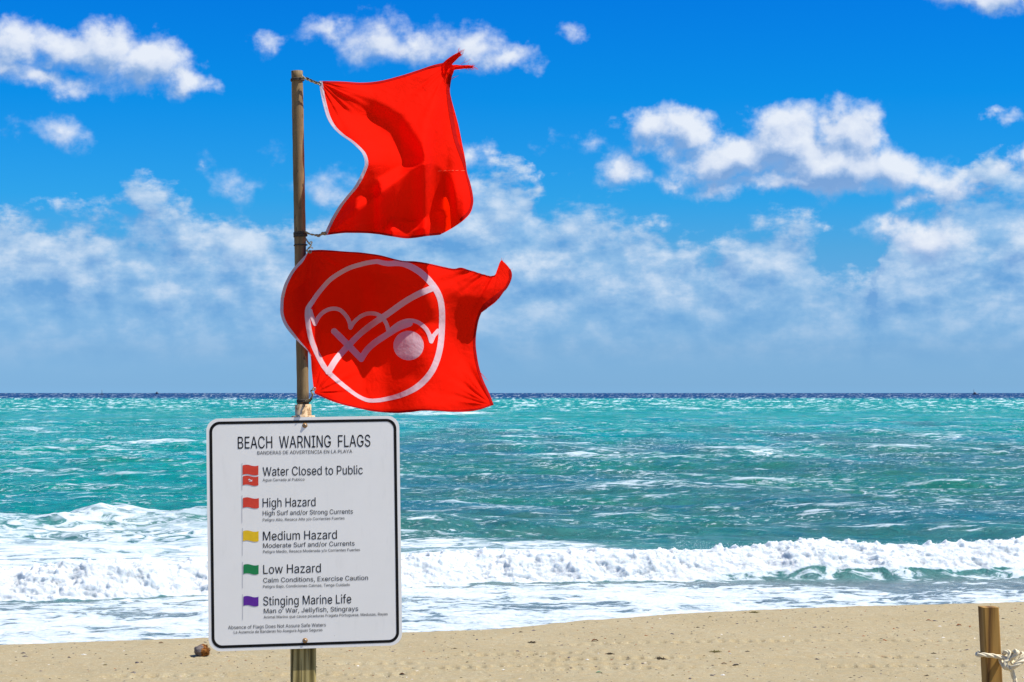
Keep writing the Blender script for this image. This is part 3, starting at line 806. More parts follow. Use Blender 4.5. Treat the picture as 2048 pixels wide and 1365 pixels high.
# ------------------------------------------------------------------ materials of the near things
def wood_mat(name, dark, mid, light, scale=1.0, axis=2, rings=14.0, rough=0.75):
    m, T = new_mat(name)
    tc = T.n('ShaderNodeTexCoord').outputs['Object']
    st = (1, 1, .055)
    warp = T.noise(T.v('MULTIPLY', tc, (1, 1, .25)), 7 * scale, 3, .5)
    q = T.v('ADD', T.v('MULTIPLY', tc, st), T.v('SCALE', (.05, .05, 0), warp))
    n = T.noise(q, 62 * scale, 5, .6)
    wv = T.n('ShaderNodeTexWave', wave_type='BANDS', bands_direction='X')
    T.put(wv.inputs['Vector'], T.v('ADD', q, T.v('MULTIPLY', tc, (0, 0, .03))))
    wv.inputs['Scale'].default_value = rings * scale; wv.inputs['Distortion'].default_value = 7.0; wv.inputs['Detail'].default_value = 3
    f = T.m('ADD', T.m('MULTIPLY', n, .6), T.m('MULTIPLY', wv.outputs['Fac'], .4))
    c = T.ramp(f, [(.28, dark), (.46, mid), (.66, light)])
    crack = T.mr(T.noise(T.v('MULTIPLY', tc, (1, 1, .02)), 150 * scale, 2, .5), .62, .70)
    c = T.mix(T.m('MULTIPLY', crack, .6), c, tuple(v * .35 for v in dark))
    nr = bump(T, T.m('SUBTRACT', f, T.m('MULTIPLY', crack, .8)), .8, .0018)
    finish(T, principled(T, c, rough, nr, .25))
    return m


def cloth_mat(name, col, trans=.5, weave=True, tcol=None, seam=False):
    m, T = new_mat(name)
    tc = T.n('ShaderNodeTexCoord').outputs['Object']
    cre = T.noise(T.v('MULTIPLY', tc, (1, 1, 1)), 16, 5, .55, .8)
    wv = T.noise(T.v('MULTIPLY', tc, (1, 1, 1)), 900, 2, .5)
    dirt = T.noise(tc, 9, 4, .6)
    c = T.mix(T.mr(dirt, .35, .75, 0, .12), col, tuple(v * .6 for v in col))
    h = T.m('ADD', T.m('MULTIPLY', cre, 1.0), T.m('MULTIPLY', wv, .02))
    nr = bump(T, h, .8, .007)
    b = principled(T, c, .8, nr, .04)
    t = T.n('ShaderNodeBsdfTranslucent'); T.put(t.inputs[0], tcol or col); T.put(t.inputs[1], nr)
    mx = T.n('ShaderNodeMixShader'); mx.inputs[0].default_value = trans
    T.t.links.new(b, mx.inputs[1]); T.t.links.new(t.outputs[0], mx.inputs[2])
    finish(T, mx.outputs[0])
    return m


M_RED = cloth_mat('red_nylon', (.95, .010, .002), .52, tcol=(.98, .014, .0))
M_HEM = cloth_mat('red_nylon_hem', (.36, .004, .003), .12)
M_HEAD = cloth_mat('white_canvas_heading', (.55, .50, .56), .3)
M_EMBLEM = cloth_mat('white_applique', (.72, .63, .68), .5)
M_THREAD = cloth_mat('red_thread', (.85, .05, .05), .5)
M_STITCH = cloth_mat('pale_stitching', (.80, .12, .06), .3)
M_POST = wood_mat('weathered_treated_pine', (.085, .064, .018), (.25, .195, .065), (.40, .32, .13))
M_POST2 = wood_mat('honey_brown_pine', (.10, .045, .010), (.24, .125, .026), (.34, .19, .045), .75, 2, 6)
M_ROPE = simple_mat('cream_twisted_rope', (.66, .58, .40), .8, .18, 160, .2, 0, .0006)
M_CORD = simple_mat('weathered_tan_cord', (.30, .24, .13), .85, .35, 220, .2, 0, .0004)
M_CORDD = simple_mat('grimy_dark_cord', (.06, .05, .04), .85, .35, 220, .2, 0, .0004)
M_GROM = simple_mat('dull_brass_grommet', (.22, .24, .22), .4, .3, 200, .5, .8, .0002)
M_BLACK = simple_mat('black_sign_ink', (.008, .0075, .007), .6, .1, 60, .12, 0, .0)
M_INK2 = simple_mat('dark_sign_ink', (.022, .022, .024), .45, .1, 60, .4, 0, .0)
M_SCREW = simple_mat('rusty_screw_steel', (.30, .22, .15), .45, .5, 300, .5, .7, .0002)
M_SCREWD = simple_mat('dark_screw_recess', (.03, .025, .03), .6)
M_RUST = simple_mat('rust_stained_washer', (.30, .16, .05), .7, .5, 300, .3, .1, .0002)


def sign_face_mat():
    m, T = new_mat('pale_sign_sheeting')
    tc = T.n('ShaderNodeTexCoord').outputs['Object']
    n = T.noise(tc, 6, 4, .6); n2 = T.noise(T.v('MULTIPLY', tc, (1, 1, .2)), 40, 4, .6)
    c = T.mix(T.mr(n, .3, .7, 0, .5), (.80, .785, .735), (.76, .745, .69))
    c = T.mix(T.mr(n2, .55, .75, 0, .25), c, (.66, .65, .60))
    sp = T.n('ShaderNodeTexVoronoi'); T.put(sp.inputs['Vector'], tc); sp.inputs['Scale'].default_value = 16
    rr = T.xyz(sp.outputs['Color'])
    spot = T.m('MULTIPLY', T.m('LESS_THAN', sp.outputs['Distance'], .016), T.m('GREATER_THAN', rr[0], .8))
    c = T.mix(T.m('MULTIPLY', spot, .7), c, (.2, .16, .12))
    finish(T, principled(T, c, .42, bump(T, n, .3, .0006), .4))
    return m


M_FACE = sign_face_mat()


def pole_mat():
    m, T = new_mat('weathered_tan_pole')
    tc = T.n('ShaderNodeTexCoord').outputs['Object']
    x, y, z = T.xyz(tc)
    n = T.noise(T.v('MULTIPLY', tc, (1, 1, .08)), 70, 5, .62)
    n2 = T.noise(T.v('MULTIPLY', tc, (1, 1, .3)), 14, 5, .65)
    c = T.ramp(T.m('ADD', T.m('MULTIPLY', n, .5), T.m('MULTIPLY', n2, .5)), [(.32, (.070, .042, .016)), (.5, (.180, .117, .050)), (.68, (.28, .20, .092))])
    pits = T.mr(T.noise(T.v('MULTIPLY', tc, (1, 1, .35)), 95, 2, .5), .66, .72)
    c = T.mix(T.m('MULTIPLY', pits, .8), c, (.04, .03, .02))
    # grime and rust where the cords are tied round it
    for zz, w, a in ((1.135, .030, 1.0), (1.06, .012, .8), (.575, .042, 1.0), (.505, .03, .8), (.045, .035, .9)):
        d = T.m('ABSOLUTE', T.m('DIVIDE', T.m('SUBTRACT', z, zz), w))
        g = T.m('MULTIPLY', T.mr(T.m('ADD', d, T.m('MULTIPLY', T.m('SUBTRACT', n2, .5), 3.0)), .4, 1.3, a, 0), T.mr(x, -.004, .006))
        c = T.mix(g, c, (.035, .022, .014))
    finish(T, principled(T, c, .7, bump(T, T.m('SUBTRACT', n, T.m('MULTIPLY', pits, .5)), .7, .0012), .3))
    return m


M_POLE = pole_mat()


def stained_white():
    m, T = new_mat('rust_streaked_white_fitting')
    tc = T.n('ShaderNodeTexCoord').outputs['Object']
    n = T.noise(T.v('MULTIPLY', tc, (1, 1, .5)), 55, 5, .65)
    c = T.ramp(n, [(.36, (.62, .50, .36)), (.52, (.56, .38, .20)), (.60, (.20, .11, .04)), (.72, (.50, .36, .2))])
    finish(T, principled(T, c, .6, bump(T, n, .6, .001), .3))
    return m


M_FIT = stained_white()

# ------------------------------------------------------------------ the warning sign on its post
D0 = 7.0
YAW, ROLL = R(8.5), R(0.85)
SC = at(609.3, 1066.5, D0)
SX = Vector((math.cos(YAW), math.sin(YAW), 0))
SN = Vector((math.sin(YAW), -math.cos(YAW), 0))            # towards the viewer
SZ = Vector((0, 0, 1))
_x = SX * math.cos(ROLL) + SZ * math.sin(ROLL)
SZ = SZ * math.cos(ROLL) - SX * math.sin(ROLL); SX = _x


def suv(px, py):
    """photo-grid point -> metres on the sign's face"""
    r = Vector(ray(px, py)); o = Vector((0, 0, H_CAM))
    t = (SC - o).dot(SN) / r.dot(SN)
    p = o + r * t - SC
    return p.dot(SX), p.dot(SZ)


def spt(u, v, n=0.0):
    return SC + SX * u + SZ * v + SN * n


def rrect(u0, v0, u1, v1, r, k=8):
    pts = []
    for cx, cy, a0 in ((u1 - r, v1 - r, 0), (u0 + r, v1 - r, 90), (u0 + r, v0 + r, 180), (u1 - r, v0 + r, 270)):
        for i in range(k + 1):
            a = R(a0 + 90 * i / k); pts.append((cx + r * math.cos(a), cy + r * math.sin(a)))
    return pts


def plate(pts, n0, n1):
    """solid plate from an outline on the sign plane"""
    k = len(pts)
    V = [spt(u, v, n1) for u, v in pts] + [spt(u, v, n0) for u, v in pts]
    F = [tuple(range(k)), tuple(range(k, 2 * k))[::-1]] + [(i, i + k, (i + 1) % k + k, (i + 1) % k) for i in range(k)]
    return V, F


base = at(606, 1340, D0 + .055)
sign = thing('warning_sign', 'white beach warning sign on a square wooden post with a tan flag pole on top', 'sign',
             (base.x, base.y, ground_z(base.x, base.y)))

UL, VB = suv(417.5, 1303)[0], suv(609, 1297.5)[1]
UR, VT = suv(804.5, 1290)[0], suv(609, 834.8)[1]
V, F = plate(rrect(UL, VB, UR, VT, .043, 10), -.0028, 0)
panel = world_mesh('sign_panel', V, F, M_FACE, sign, smooth=False)
# black border line
io = .0105; wdt = .0098
a = rrect(UL + io, VB + io, UR - io, VT - io, .036, 10); b = rrect(UL + io + wdt, VB + io + wdt, UR - io - wdt, VT - io - wdt, .0275, 10)
k = len(a)
V = [spt(u, v, .0006) for u, v in a] + [spt(u, v, .0006) for u, v in b] + [spt(u, v, -.0004) for u, v in a] + [spt(u, v, -.0004) for u, v in b]
F = [(i, (i + 1) % k, (i + 1) % k + k, i + k) for i in range(k)] + [((i + 1) % k, i, i + 2 * k, (i + 1) % k + 2 * k) for i in range(k)] + [(i + k, (i + 1) % k + k, (i + 1) % k + 3 * k, i + 3 * k) for i in range(k)]
world_mesh('border_line', V, F, M_BLACK, panel, smooth=False)

LINES = [  # text, x0, x1, baseline at x0, baseline at x1, cap height (photo-grid units)
    ('BEACH  WARNING  FLAGS', 475.9, 740.9, 898.0, 893.6, 23.9),
    ('BANDERAS DE ADVERTENCIA EN LA PLAYA', 514.8, 704.5, 909.8, 906.5, 7.0),
    ('Water Closed to Public', 525.5, 725.7, 952.3, 948.8, 17.6),
    ('Agua Cerrada al Publico', 525.5, 609.2, 963.3, 961.8, 5.6),
    ('High Hazard', 525.5, 631.3, 1014.8, 1012.8, 17.8),
    ('High Surf and/or Strong Currents', 525.7, 706.0, 1031.6, 1027.8, 9.4),
    ('Peligro Alto, Resaca Alta y/o Corrientes Fuertes', 525.7, 689.2, 1043.1, 1039.4, 5.6),
    ('Medium Hazard', 526.1, 674.0, 1081.3, 1078.2, 17.6),
    ('Moderate Surf and/or Currents', 526.3, 709.3, 1096.5, 1091.6, 9.3),
    ('Peligro Medio, Resaca Moderada y/o Corrientes Fuertes', 526.3, 720.0, 1106.8, 1102.5, 5.6),
    ('Low Hazard', 526.7, 642.0, 1148.2, 1145.0, 17.7),
    ('Calm Conditions, Exercise Caution', 526.7, 736.0, 1165.8, 1160.4, 9.3),
    ('Peligro Bajo, Condiciones Calmas, Tenga Cuidado', 526.3, 700.0, 1176.5, 1172.4, 5.6),
    ('Stinging Marine Life', 526.7, 702.7, 1211.4, 1206.8, 17.5),
    ("Man o\u2019 War, Jellyfish, Stingrays", 527.8, 716.5, 1227.1, 1222.2, 9.3),
    ('Animal Marino que causa picaduras Fragata Portuguesa, Medusas, Rayas', 527.6, 775.3, 1237.6, 1231.0, 5.6),
    ('Absence of Flags Does Not Assure Safe Waters', 456.4, 651.9, 1259.0, 1253.4, 7.0),
    ('La Ausencia de Banderas No Asegura Aguas Seguras', 467.7, 645.0, 1267.8, 1262.8, 5.8),
]


def glyph_mesh(code):
    """triangles of one letter: every outer loop with its holes is filled on its own"""
    V, F = [], []
    for loops in GLYPHS[code][1]:
        L3 = [[Vector((l[i] / 1000.0, l[i + 1] / 1000.0, 0)) for i in range(0, len(l), 2)] for l in loops]
        o_ = len(V)
        for l in L3: V += [(p.x, p.y) for p in l]
        F += [tuple(o_ + q for q in t) for t in tessellate_polygon(L3)]
    return V, F


def text_mesh(s):
    V, F, x = [], [], 0.0
    for ch_ in s:
        if ch_ == ' ': x += SPACE_ADV; continue
        v, f = glyph_mesh(ord(ch_)); o_ = len(V)
        V += [(x + a, b) for a, b in v]
        F += [tuple(o_ + q for q in t) for t in f]
        x += GLYPHS[ord(ch_)][0] / 1000.0
    return np.array(V), F


_c, _ = text_mesh('H')
CAP = float(_c[:, 1].max() - _c[:, 1].min())
for s_, x0, x1, y0, y1, ch in LINES:
    co, F = text_mesh(s_)
    a = suv(x0, y0); b = suv(x1, y1)
    w = b[0] - a[0]
    sx = w / (co[:, 0].max() - co[:, 0].min()); sy = (ch / FPX * D0) / CAP
    xx = (co[:, 0] - co[:, 0].min()) * sx; yy = co[:, 1] * sy
    V = [spt(a[0] + x, a[1] + (b[1] - a[1]) * x / w + y, .0007) for x, y in zip(xx, yy)]
    world_mesh('lettering', V, F, M_BLACK if ch > 8 else M_INK2, panel, smooth=False)


def wavy(px0, px1, pt, pb, mat, slant=-.3):
    """waving flag pictogram: top and bottom lines are an S wave"""
    n = 14; T_, B_ = [], []
    for i in range(n + 1):
        t = i / n; x = px0 + (px1 - px0) * t
        w = -1.5 * math.sin(2 * math.pi * t * .95 + .1) + slant * t
        T_.append(suv(x, pt + w + 1.2)); B_.append(suv(x, pb + w - .6))
    pts = B_ + T_[::-1]
    V = [spt(u, v, .0008) for u, v in pts]
    k = len(T_)
    F = [(i, i + 1, 2 * k - 2 - i, 2 * k - 1 - i) for i in range(k - 1)]
    return world_mesh('flag_symbol', V, F, mat, panel, smooth=False)


def ink(name, c):
    return simple_mat(name, c, .45, .08, 60, .4, 0, 0.0)


I_RED, I_YEL, I_GRN, I_PUR, I_GRY, I_WHT = ink('red_sign_ink', (.62, .045, .018)), ink('yellow_sign_ink', (.74, .47, .006)), ink('green_sign_ink', (.004, .20, .055)), \
    ink('purple_sign_ink', (.10, .012, .27)), ink('pale_grey_sign_ink', (.50, .50, .50)), ink('white_sign_ink', (.85, .85, .85))
wavy(485.2, 516.8, 930.2, 950.6, I_RED); wavy(485.6, 516.8, 951.9, 971.6, I_RED)
wavy(485.9, 517.8, 995.4, 1016.8, I_RED); wavy(486.0, 517.2, 1061.6, 1083.4, I_YEL)
wavy(487.0, 517.2, 1129.0, 1149.0, I_GRN); wavy(487.0, 517.0, 1192.6, 1212.6, I_PUR)
for x, y0, y1 in ((484.2, 928, 981), (484.2, 993, 1046), (485, 1058, 1112), (485.2, 1126, 1177), (485.4, 1191, 1240)):
    a, b = suv(x, y1), suv(x, y0)
    w = .0008
    V = [spt(a[0] - w, a[1], .0007), spt(a[0] + w, a[1], .0007), spt(b[0] + w, b[1], .0007), spt(b[0] - w, b[1], .0007)]
    F = [(0, 1, 2, 3)]
    c_ = [spt(b[0] + .0016 * math.cos(t), b[1] + .0016 + .0016 * math.sin(t), .0007) for t in np.linspace(0, 2 * math.pi, 9)[:-1]]
    world_mesh('flagstaff_symbol', V + c_, F + [tuple(range(4, 12))], I_GRY, panel, smooth=False)
# tiny white swimmer in the lower red pictogram
sw_ = []
for pts, r_ in ((((496.5, 960.5), (498.5, 958.6), (500.5, 960.2), (502.3, 962.0), (504.5, 960.0)), .0010), (((498, 963.2), (500, 962.2), (502, 963.4)), .0008)):
    for i in range(len(pts) - 1):
        a, b = Vector(suv(*pts[i])), Vector(suv(*pts[i + 1]))
        d = (b - a).normalized(); nn = Vector((-d.y, d.x)) * r_
        sw_.append(([spt(*(a + nn), .0011), spt(*(b + nn), .0011), spt(*(b - nn), .0011), spt(*(a - nn), .0011)], [(0, 1, 2, 3)]))
h_ = suv(503.4, 962.4)
sw_.append(([spt(h_[0] + .0018 * math.cos(t), h_[1] + .0018 * math.sin(t), .0012) for t in np.linspace(0, 2 * math.pi, 11)[:-1]], [tuple(range(10))]))
world_mesh('swimmer_symbol', *join(sw_), I_WHT, panel, smooth=False)


def disc(px, py, r, n0, n1, k=20, inset=.75):
    u, v = suv(px, py)
    V = [spt(u + r * math.cos(t), v + r * math.sin(t), n0) for t in np.linspace(0, 2 * math.pi, k + 1)[:-1]] + \
        [spt(u + r * inset * math.cos(t), v + r * inset * math.sin(t), n1) for t in np.linspace(0, 2 * math.pi, k + 1)[:-1]]
    return V, [(i, (i + 1) % k, (i + 1) % k + k, i + k) for i in range(k)] + [tuple(range(k, 2 * k))]


for px, py in ((609.8, 851.2), (610.2, 1281.5)):
    wsh = world_mesh('washer', *disc(px, py, .0092, .0002, .0022), M_RUST, panel)
    scw = world_mesh('screw', *disc(px, py, .0058, .0022, .0048, 12, .7), M_SCREW, sign)
    world_mesh('screw_recess', *disc(px, py - .3, .0019, .0049, .0051, 8, .9), M_SCREWD, scw)

# square wooden post behind the panel, leaning slightly
pb_, pt_ = at(606.5, 1340, D0 + .06), at(606, 862, D0 + .06)
PW = .0885 / 2 * .985
ax_ = (pt_ - pb_).normalized()
lo = pb_ - ax_ * ((pb_.z - sign.location.z) / ax_.z + .35)


def square_post(a, b, hw, yaw, bev=.006, nz=2):
    X_ = Vector((math.cos(yaw), math.sin(yaw), 0)); Y_ = Vector((-math.sin(yaw), math.cos(yaw), 0))
    o = [(hw - bev, hw), (-hw + bev, hw), (-hw, hw - bev), (-hw, -hw + bev), (-hw + bev, -hw), (hw - bev, -hw), (hw, -hw + bev), (hw, hw - bev)]
    V = []
    for i in range(nz):
        c = a.lerp(b, i / (nz - 1))
        for p in o: V.append(c + X_ * p[0] + Y_ * p[1])
    F = [(j * 8 + i, j * 8 + (i + 1) % 8, j * 8 + (i + 1) % 8 + 8, j * 8 + i + 8) for j in range(nz - 1) for i in range(8)]
    F += [tuple(range(8))[::-1], tuple(range(8 * nz - 8, 8 * nz))]
    return V, F


def rooted(name, V, F, mat, parent, loc, **kw):
    """a part with its own origin (so object-space grain follows it)"""
    o = seg_mesh(name, V, F, mat, None, **kw)
    off = Vector((0, 0, 0)); p = parent
    while p is not None:
        off += p.location; p = p.parent
    loc = Vector(loc)
    o.data.transform(Matrix.Translation(-loc)); o.parent = parent; o.location = loc - off
    return o


V, F = square_post(lo, pt_, PW, YAW)
V = [Vector(v) + SN * (-.0) for v in V]
post = rooted('post', V, F, M_POST, sign, (pb_.x, pb_.y, pb_.z), smooth=False)
# gap filler: the panel bears on the post
pole_b, pole_t = at(606.5, 832, D0 + .05), at(594.0, 142.5, D0 + .05)
PR = .0205
nz = 60
cp = [pole_b.lerp(pole_t, i / nz) for i in range(nz + 1)]
rr = [PR * (1.0 + .012 * math.sin(i * 1.7) + .01 * math.sin(i * .6 + 1)) * (1 + .03 * (1 - i / nz)) for i in range(nz + 1)]
V, F = tube(cp, rr, 28)
pole = rooted('flag_pole', V, F, M_POLE, sign, pole_b)
for p_ in pole.data.polygons:
    if len(p_.vertices) > 4: p_.use_smooth = False
# pipe socket with flange
fl = at(606.5, 834, D0 + .05)
axp = (pole_t - pole_b).normalized()
V, F = tube([pole_b - axp * .03, pole_b + axp * .004, pole_b + axp * .0045, pole_b + axp * .038, pole_b + axp * .040], [.0295, .0295, .0290, .0290, .0272], 28)
sock = rooted('pole_socket', V, F, M_FIT, sign, pole_b)
V, F = tube([pole_b - axp * .028, pole_b - axp * .0015, pole_b + axp * .0005], [.042, .042, .040], 28)
rooted('flange', V, F, M_FIT, sock, pole_b)


# ------------------------------------------------------------------ flags
def poly_sdf(PX, PY, poly):
    """signed distance to a polygon, positive inside"""
    P = np.array(poly, float); n = len(P)
    d = np.full(PX.shape, 1e9); ins = np.zeros(PX.shape, bool)
    for i in range(n):
        a, b = P[i], P[(i + 1) % n]
        e = b - a
        wx, wy = PX - a[0], PY - a[1]
        t = np.clip((wx * e[0] + wy * e[1]) / (e @ e), 0, 1)
        d = np.minimum(d, np.hypot(wx - e[0] * t, wy - e[1] * t))
        c = (a[1] > PY) != (b[1] > PY)
        with np.errstate(divide='ignore', invalid='ignore'):
            ins ^= c & (PX < (b[0] - a[0]) * (PY - a[1]) / (b[1] - a[1] + 1e-12) + a[0])
    return np.where(ins, d, -d)


def soft(PX, PY, poly, w):
    return sm(poly_sdf(PX, PY, poly), -w, w)


def line_sdf(PX, PY, pts, r):
    P = np.array(pts, float); d = np.full(PX.shape, -1e9)
    for i in range(len(P) - 1):
        a, b = P[i], P[i + 1]; e = b - a
        wx, wy = PX - a[0], PY - a[1]
        t = np.clip((wx * e[0] + wy * e[1]) / (e @ e + 1e-9), 0, 1)
        ra, rb = (r[i], r[i + 1]) if isinstance(r, (list, np.ndarray)) else (r, r)
        d = np.maximum(d, ra + (rb - ra) * t - np.hypot(wx - e[0] * t, wy - e[1] * t))
    return d


class Sheet:
    """a cloth sheet: outline in the photo grid (surveyed), relief integrated from the slope of its folds"""
    def __init__(s, left, right, top, bottom, slope, d0, n=250, wr=None, anchor=None, clampf=None, side=4.0):
        L, Rr, Tt, Bb = spline(left, n), spline(right, n), spline(top, n), spline(bottom, n)
        u = np.linspace(0, 1, n)[None, :, None]; v = np.linspace(0, 1, n)[:, None, None]
        C = (1 - u) * L[:, None] + u * Rr[:, None] + (1 - v) * Tt[None] + v * Bb[None] \
            - ((1 - u) * (1 - v) * Tt[0] + u * (1 - v) * Tt[-1] + (1 - u) * v * Bb[0] + u * v * Bb[-1])
        s.PX, s.PY = C[..., 0], C[..., 1]; s.n = n
        # raster of slopes, integrated top to bottom
        x0, x1 = s.PX.min() - 6, s.PX.max() + 6; y0, y1 = s.PY.min() - 6, s.PY.max() + 6
        gx = np.arange(x0, x1, 1.5); gy = np.arange(y0, y1, 1.5)
        GX, GY = np.meshgrid(gx, gy)
        g = slope(GX, GY)                                    # d depth / d up
        f = -np.cumsum(g, 0) * 1.5 / FPX * D0
        lin = np.linspace(0, 1, len(gy))[:, None]
        an = 1.0 if anchor is None else anchor(gx)[None, :]
        f = f - f[:1] * (1 - lin) - f[-1:] * lin * an
        # smooth a little sideways so the folds stay cloth-like
        kx = np.exp(-(np.arange(-30, 31) / side) ** 2); kx /= kx.sum()
        pad = np.pad(f, ((0, 0), (30, 30)), mode='edge')
        f = np.apply_along_axis(lambda r_: np.convolve(r_, kx, 'valid'), 1, pad)
        fx = (s.PX - x0) / 1.5; fy = (s.PY - y0) / 1.5
        ix = np.clip(fx.astype(int), 0, len(gx) - 2); iy = np.clip(fy.astype(int), 0, len(gy) - 2)
        tx, ty = fx - ix, fy - iy
        s.f = f[iy, ix] * (1 - tx) * (1 - ty) + f[iy, ix + 1] * tx * (1 - ty) + f[iy + 1, ix] * (1 - tx) * ty + f[iy + 1, ix + 1] * tx * ty
        s.U = np.broadcast_to(np.linspace(0, 1, n)[None, :], (n, n)); s.V = np.broadcast_to(np.linspace(0, 1, n)[:, None], (n, n))
        s.D = d0(s.U, s.V, s.PX, s.PY) + s.f
        if wr is not None: s.D = s.D + wr(s.U, s.V, s.PX, s.PY)
        if clampf is not None: s.D = clampf(s.D, s.PX, s.PY)
        s.P = at_np(s.PX, s.PY, s.D)
        du = np.gradient(s.P, axis=1); dv = np.gradient(s.P, axis=0)
        N = np.cross(du, dv); N /= np.linalg.norm(N, axis=-1, keepdims=True) + 1e-12
        N[N[..., 1] > 0] *= -1
        s.N = N

    def mesh(s, name, mat, parent):
        return world_mesh(name, s.P, grid_faces(s.n, s.n), mat, parent)

    def cut(s, name, sdf, off, mat, parent, label=None):
        """the piece of cloth where sdf > 0, laid on the sheet (off: metres in front of it)"""
        P = s.P + s.N * off
        n = s.n; P = P.reshape(-1, 3); q = sdf.reshape(-1)
        fc = grid_faces(n, n)
        tri = np.concatenate([fc[:, [0, 1, 2]], fc[:, [0, 2, 3]]])
        c = (q[tri] > 0).sum(1)
        V = list(map(tuple, P)); F = [tuple(t) for t in tri[c == 3]]
        cache = {}
        def mid(a, b):
            k = (a, b) if a < b else (b, a)
            if k not in cache:
                t = q[k[0]] / (q[k[0]] - q[k[1]])
                cache[k] = len(V); V.append(tuple(P[k[0]] * (1 - t) + P[k[1]] * t))
            return cache[k]
        for t in tri[(c == 1) | (c == 2)].tolist():
            out = []
            for i in range(3):
                a, b = t[i], t[(i + 1) % 3]
                if q[a] > 0: out.append(a)
                if (q[a] > 0) != (q[b] > 0): out.append(mid(a, b))
            if len(out) >= 3: F.append(tuple(out))
        used = sorted({i for f_ in F for i in f_}); m_ = {o: i for i, o in enumerate(used)}
        return world_mesh(name, [V[i] for i in used], [tuple(m_[i] for i in f_) for f_ in F], mat, parent, label=label)

    def pt(s, px, py, off=0.0):
        k = np.argmin((s.PX - px) ** 2 + (s.PY - py) ** 2)
        p = s.P.reshape(-1, 3)[k] + s.N.reshape(-1, 3)[k] * off
        return Vector(p)


def frays(name, starts, parent, seed, mat):
    """loose threads: thin curved tubes"""
    rnd = random.Random(seed); parts = []
    for (p, d, L) in starts:
        q = [p]; dd = Vector(d).normalized()
        for i in range(7):
            dd = (dd + Vector((rnd.uniform(-.35, .35), rnd.uniform(-.3, .3), rnd.uniform(-.35, .35))) * .6).normalized()
            q.append(q[-1] + dd * (L / 7))
        parts.append(tube(q, [.0007 * (1 - .08 * i) for i in range(8)], 4))
    o = world_mesh(name, *join(parts), mat, parent)
    o['kind'] = 'stuff'
    return o


def ring_mesh(c, nrm, r0, r1, k=16):
    nrm = nrm.normalized(); a = nrm.cross(Vector((0, 0, 1))).normalized(); b = nrm.cross(a)
    path = [c + (a * math.cos(t) + b * math.sin(t)) * r0 for t in np.linspace(0, 2 * math.pi, k + 1)]
    return tube(path, r1, 6, cap=False)


def z1(X, Y):
    return (540 + X / 3.25, 80 + Y / 3.25)


def P1(*a):
    return [z1(*p) for p in a]


def slope_up(GX, GY):
    g = np.full(GX.shape, .28)
    bri = soft(GX, GY, P1((330, 250), (480, 300), (610, 350), (740, 410), (850, 485), (950, 620), (1030, 775), (1035, 640), (1060, 470), (1110, 370), (1140, 120), (900, 180), (600, 240)), 7)
    g += bri * .40
    g += soft(GX, GY, P1((370, 300), (470, 320), (620, 372), (740, 425), (845, 490), (780, 520), (660, 512), (560, 490), (470, 440)), 7) * -.62
    g += soft(GX, GY, P1((850, 490), (950, 625), (1030, 780), (930, 740), (840, 640), (760, 540)), 9) * -.40
    g += soft(GX, GY, P1((700, 900), (820, 830), (1030, 795), (905, 855), (650, 1062), (560, 1110), (400, 1240), (380, 1220), (560, 1020), (685, 1000), (700, 930)), 3.5) * 1.15
    g += soft(GX, GY, P1((630, 770), (680, 860), (692, 980), (600, 1020), (520, 1040), (600, 900), (615, 800)), 14) * -.12
    g += soft(GX, GY, P1((905, 858), (1030, 800), (1110, 830), (1170, 900), (1190, 1040), (1200, 1090), (1090, 1120), (960, 1185), (880, 1185), (790, 1155), (740, 1240), (560, 1240), (420, 1225), (650, 1064)), 4.5) * -.85
    g += soft(GX, GY, P1((792, 1150), (880, 1188), (960, 1180), (1090, 1115), (1150, 1150), (1000, 1230), (880, 1250), (735, 1243)), 3) * 1.1
    g += soft(GX, GY, P1((1040, 470), (1110, 400), (1150, 560), (1200, 800), (1100, 850), (1035, 790), (1020, 620)), 10) * -.26
    g += soft(GX, GY, P1((1160, 880), (1280, 860), (1310, 1020), (1230, 1150), (1180, 1060)), 8) * .25
    g += soft(GX, GY, P1((1190, 960), (1250, 1000), (1240, 1090), (1210, 1090)), 4) * -.3
    g += .05 * fbm(GX / 60, GY / 60, 3)
    return g * 1.35


def crn(px, py, cx, cy, ang0, ang1, k, rad, amp, seed=0.0):
    """fine tension creases fanning out of a corner"""
    r = np.hypot(px - cx, py - cy); th = np.degrees(np.arctan2(py - cy, px - cx))
    w = sm(r, 4, 26) * np.exp(-(r / rad) ** 2) * sm(th, ang0 - 5, ang0 + 6) * (1 - sm(th, ang1 - 6, ang1 + 5))
    return amp * w * (np.sin(th * k + seed + .6 * pn(r / 30, th / 12)) + .5 * np.sin(th * k * 1.9 + 2)) * np.minimum(r / 60, 1)


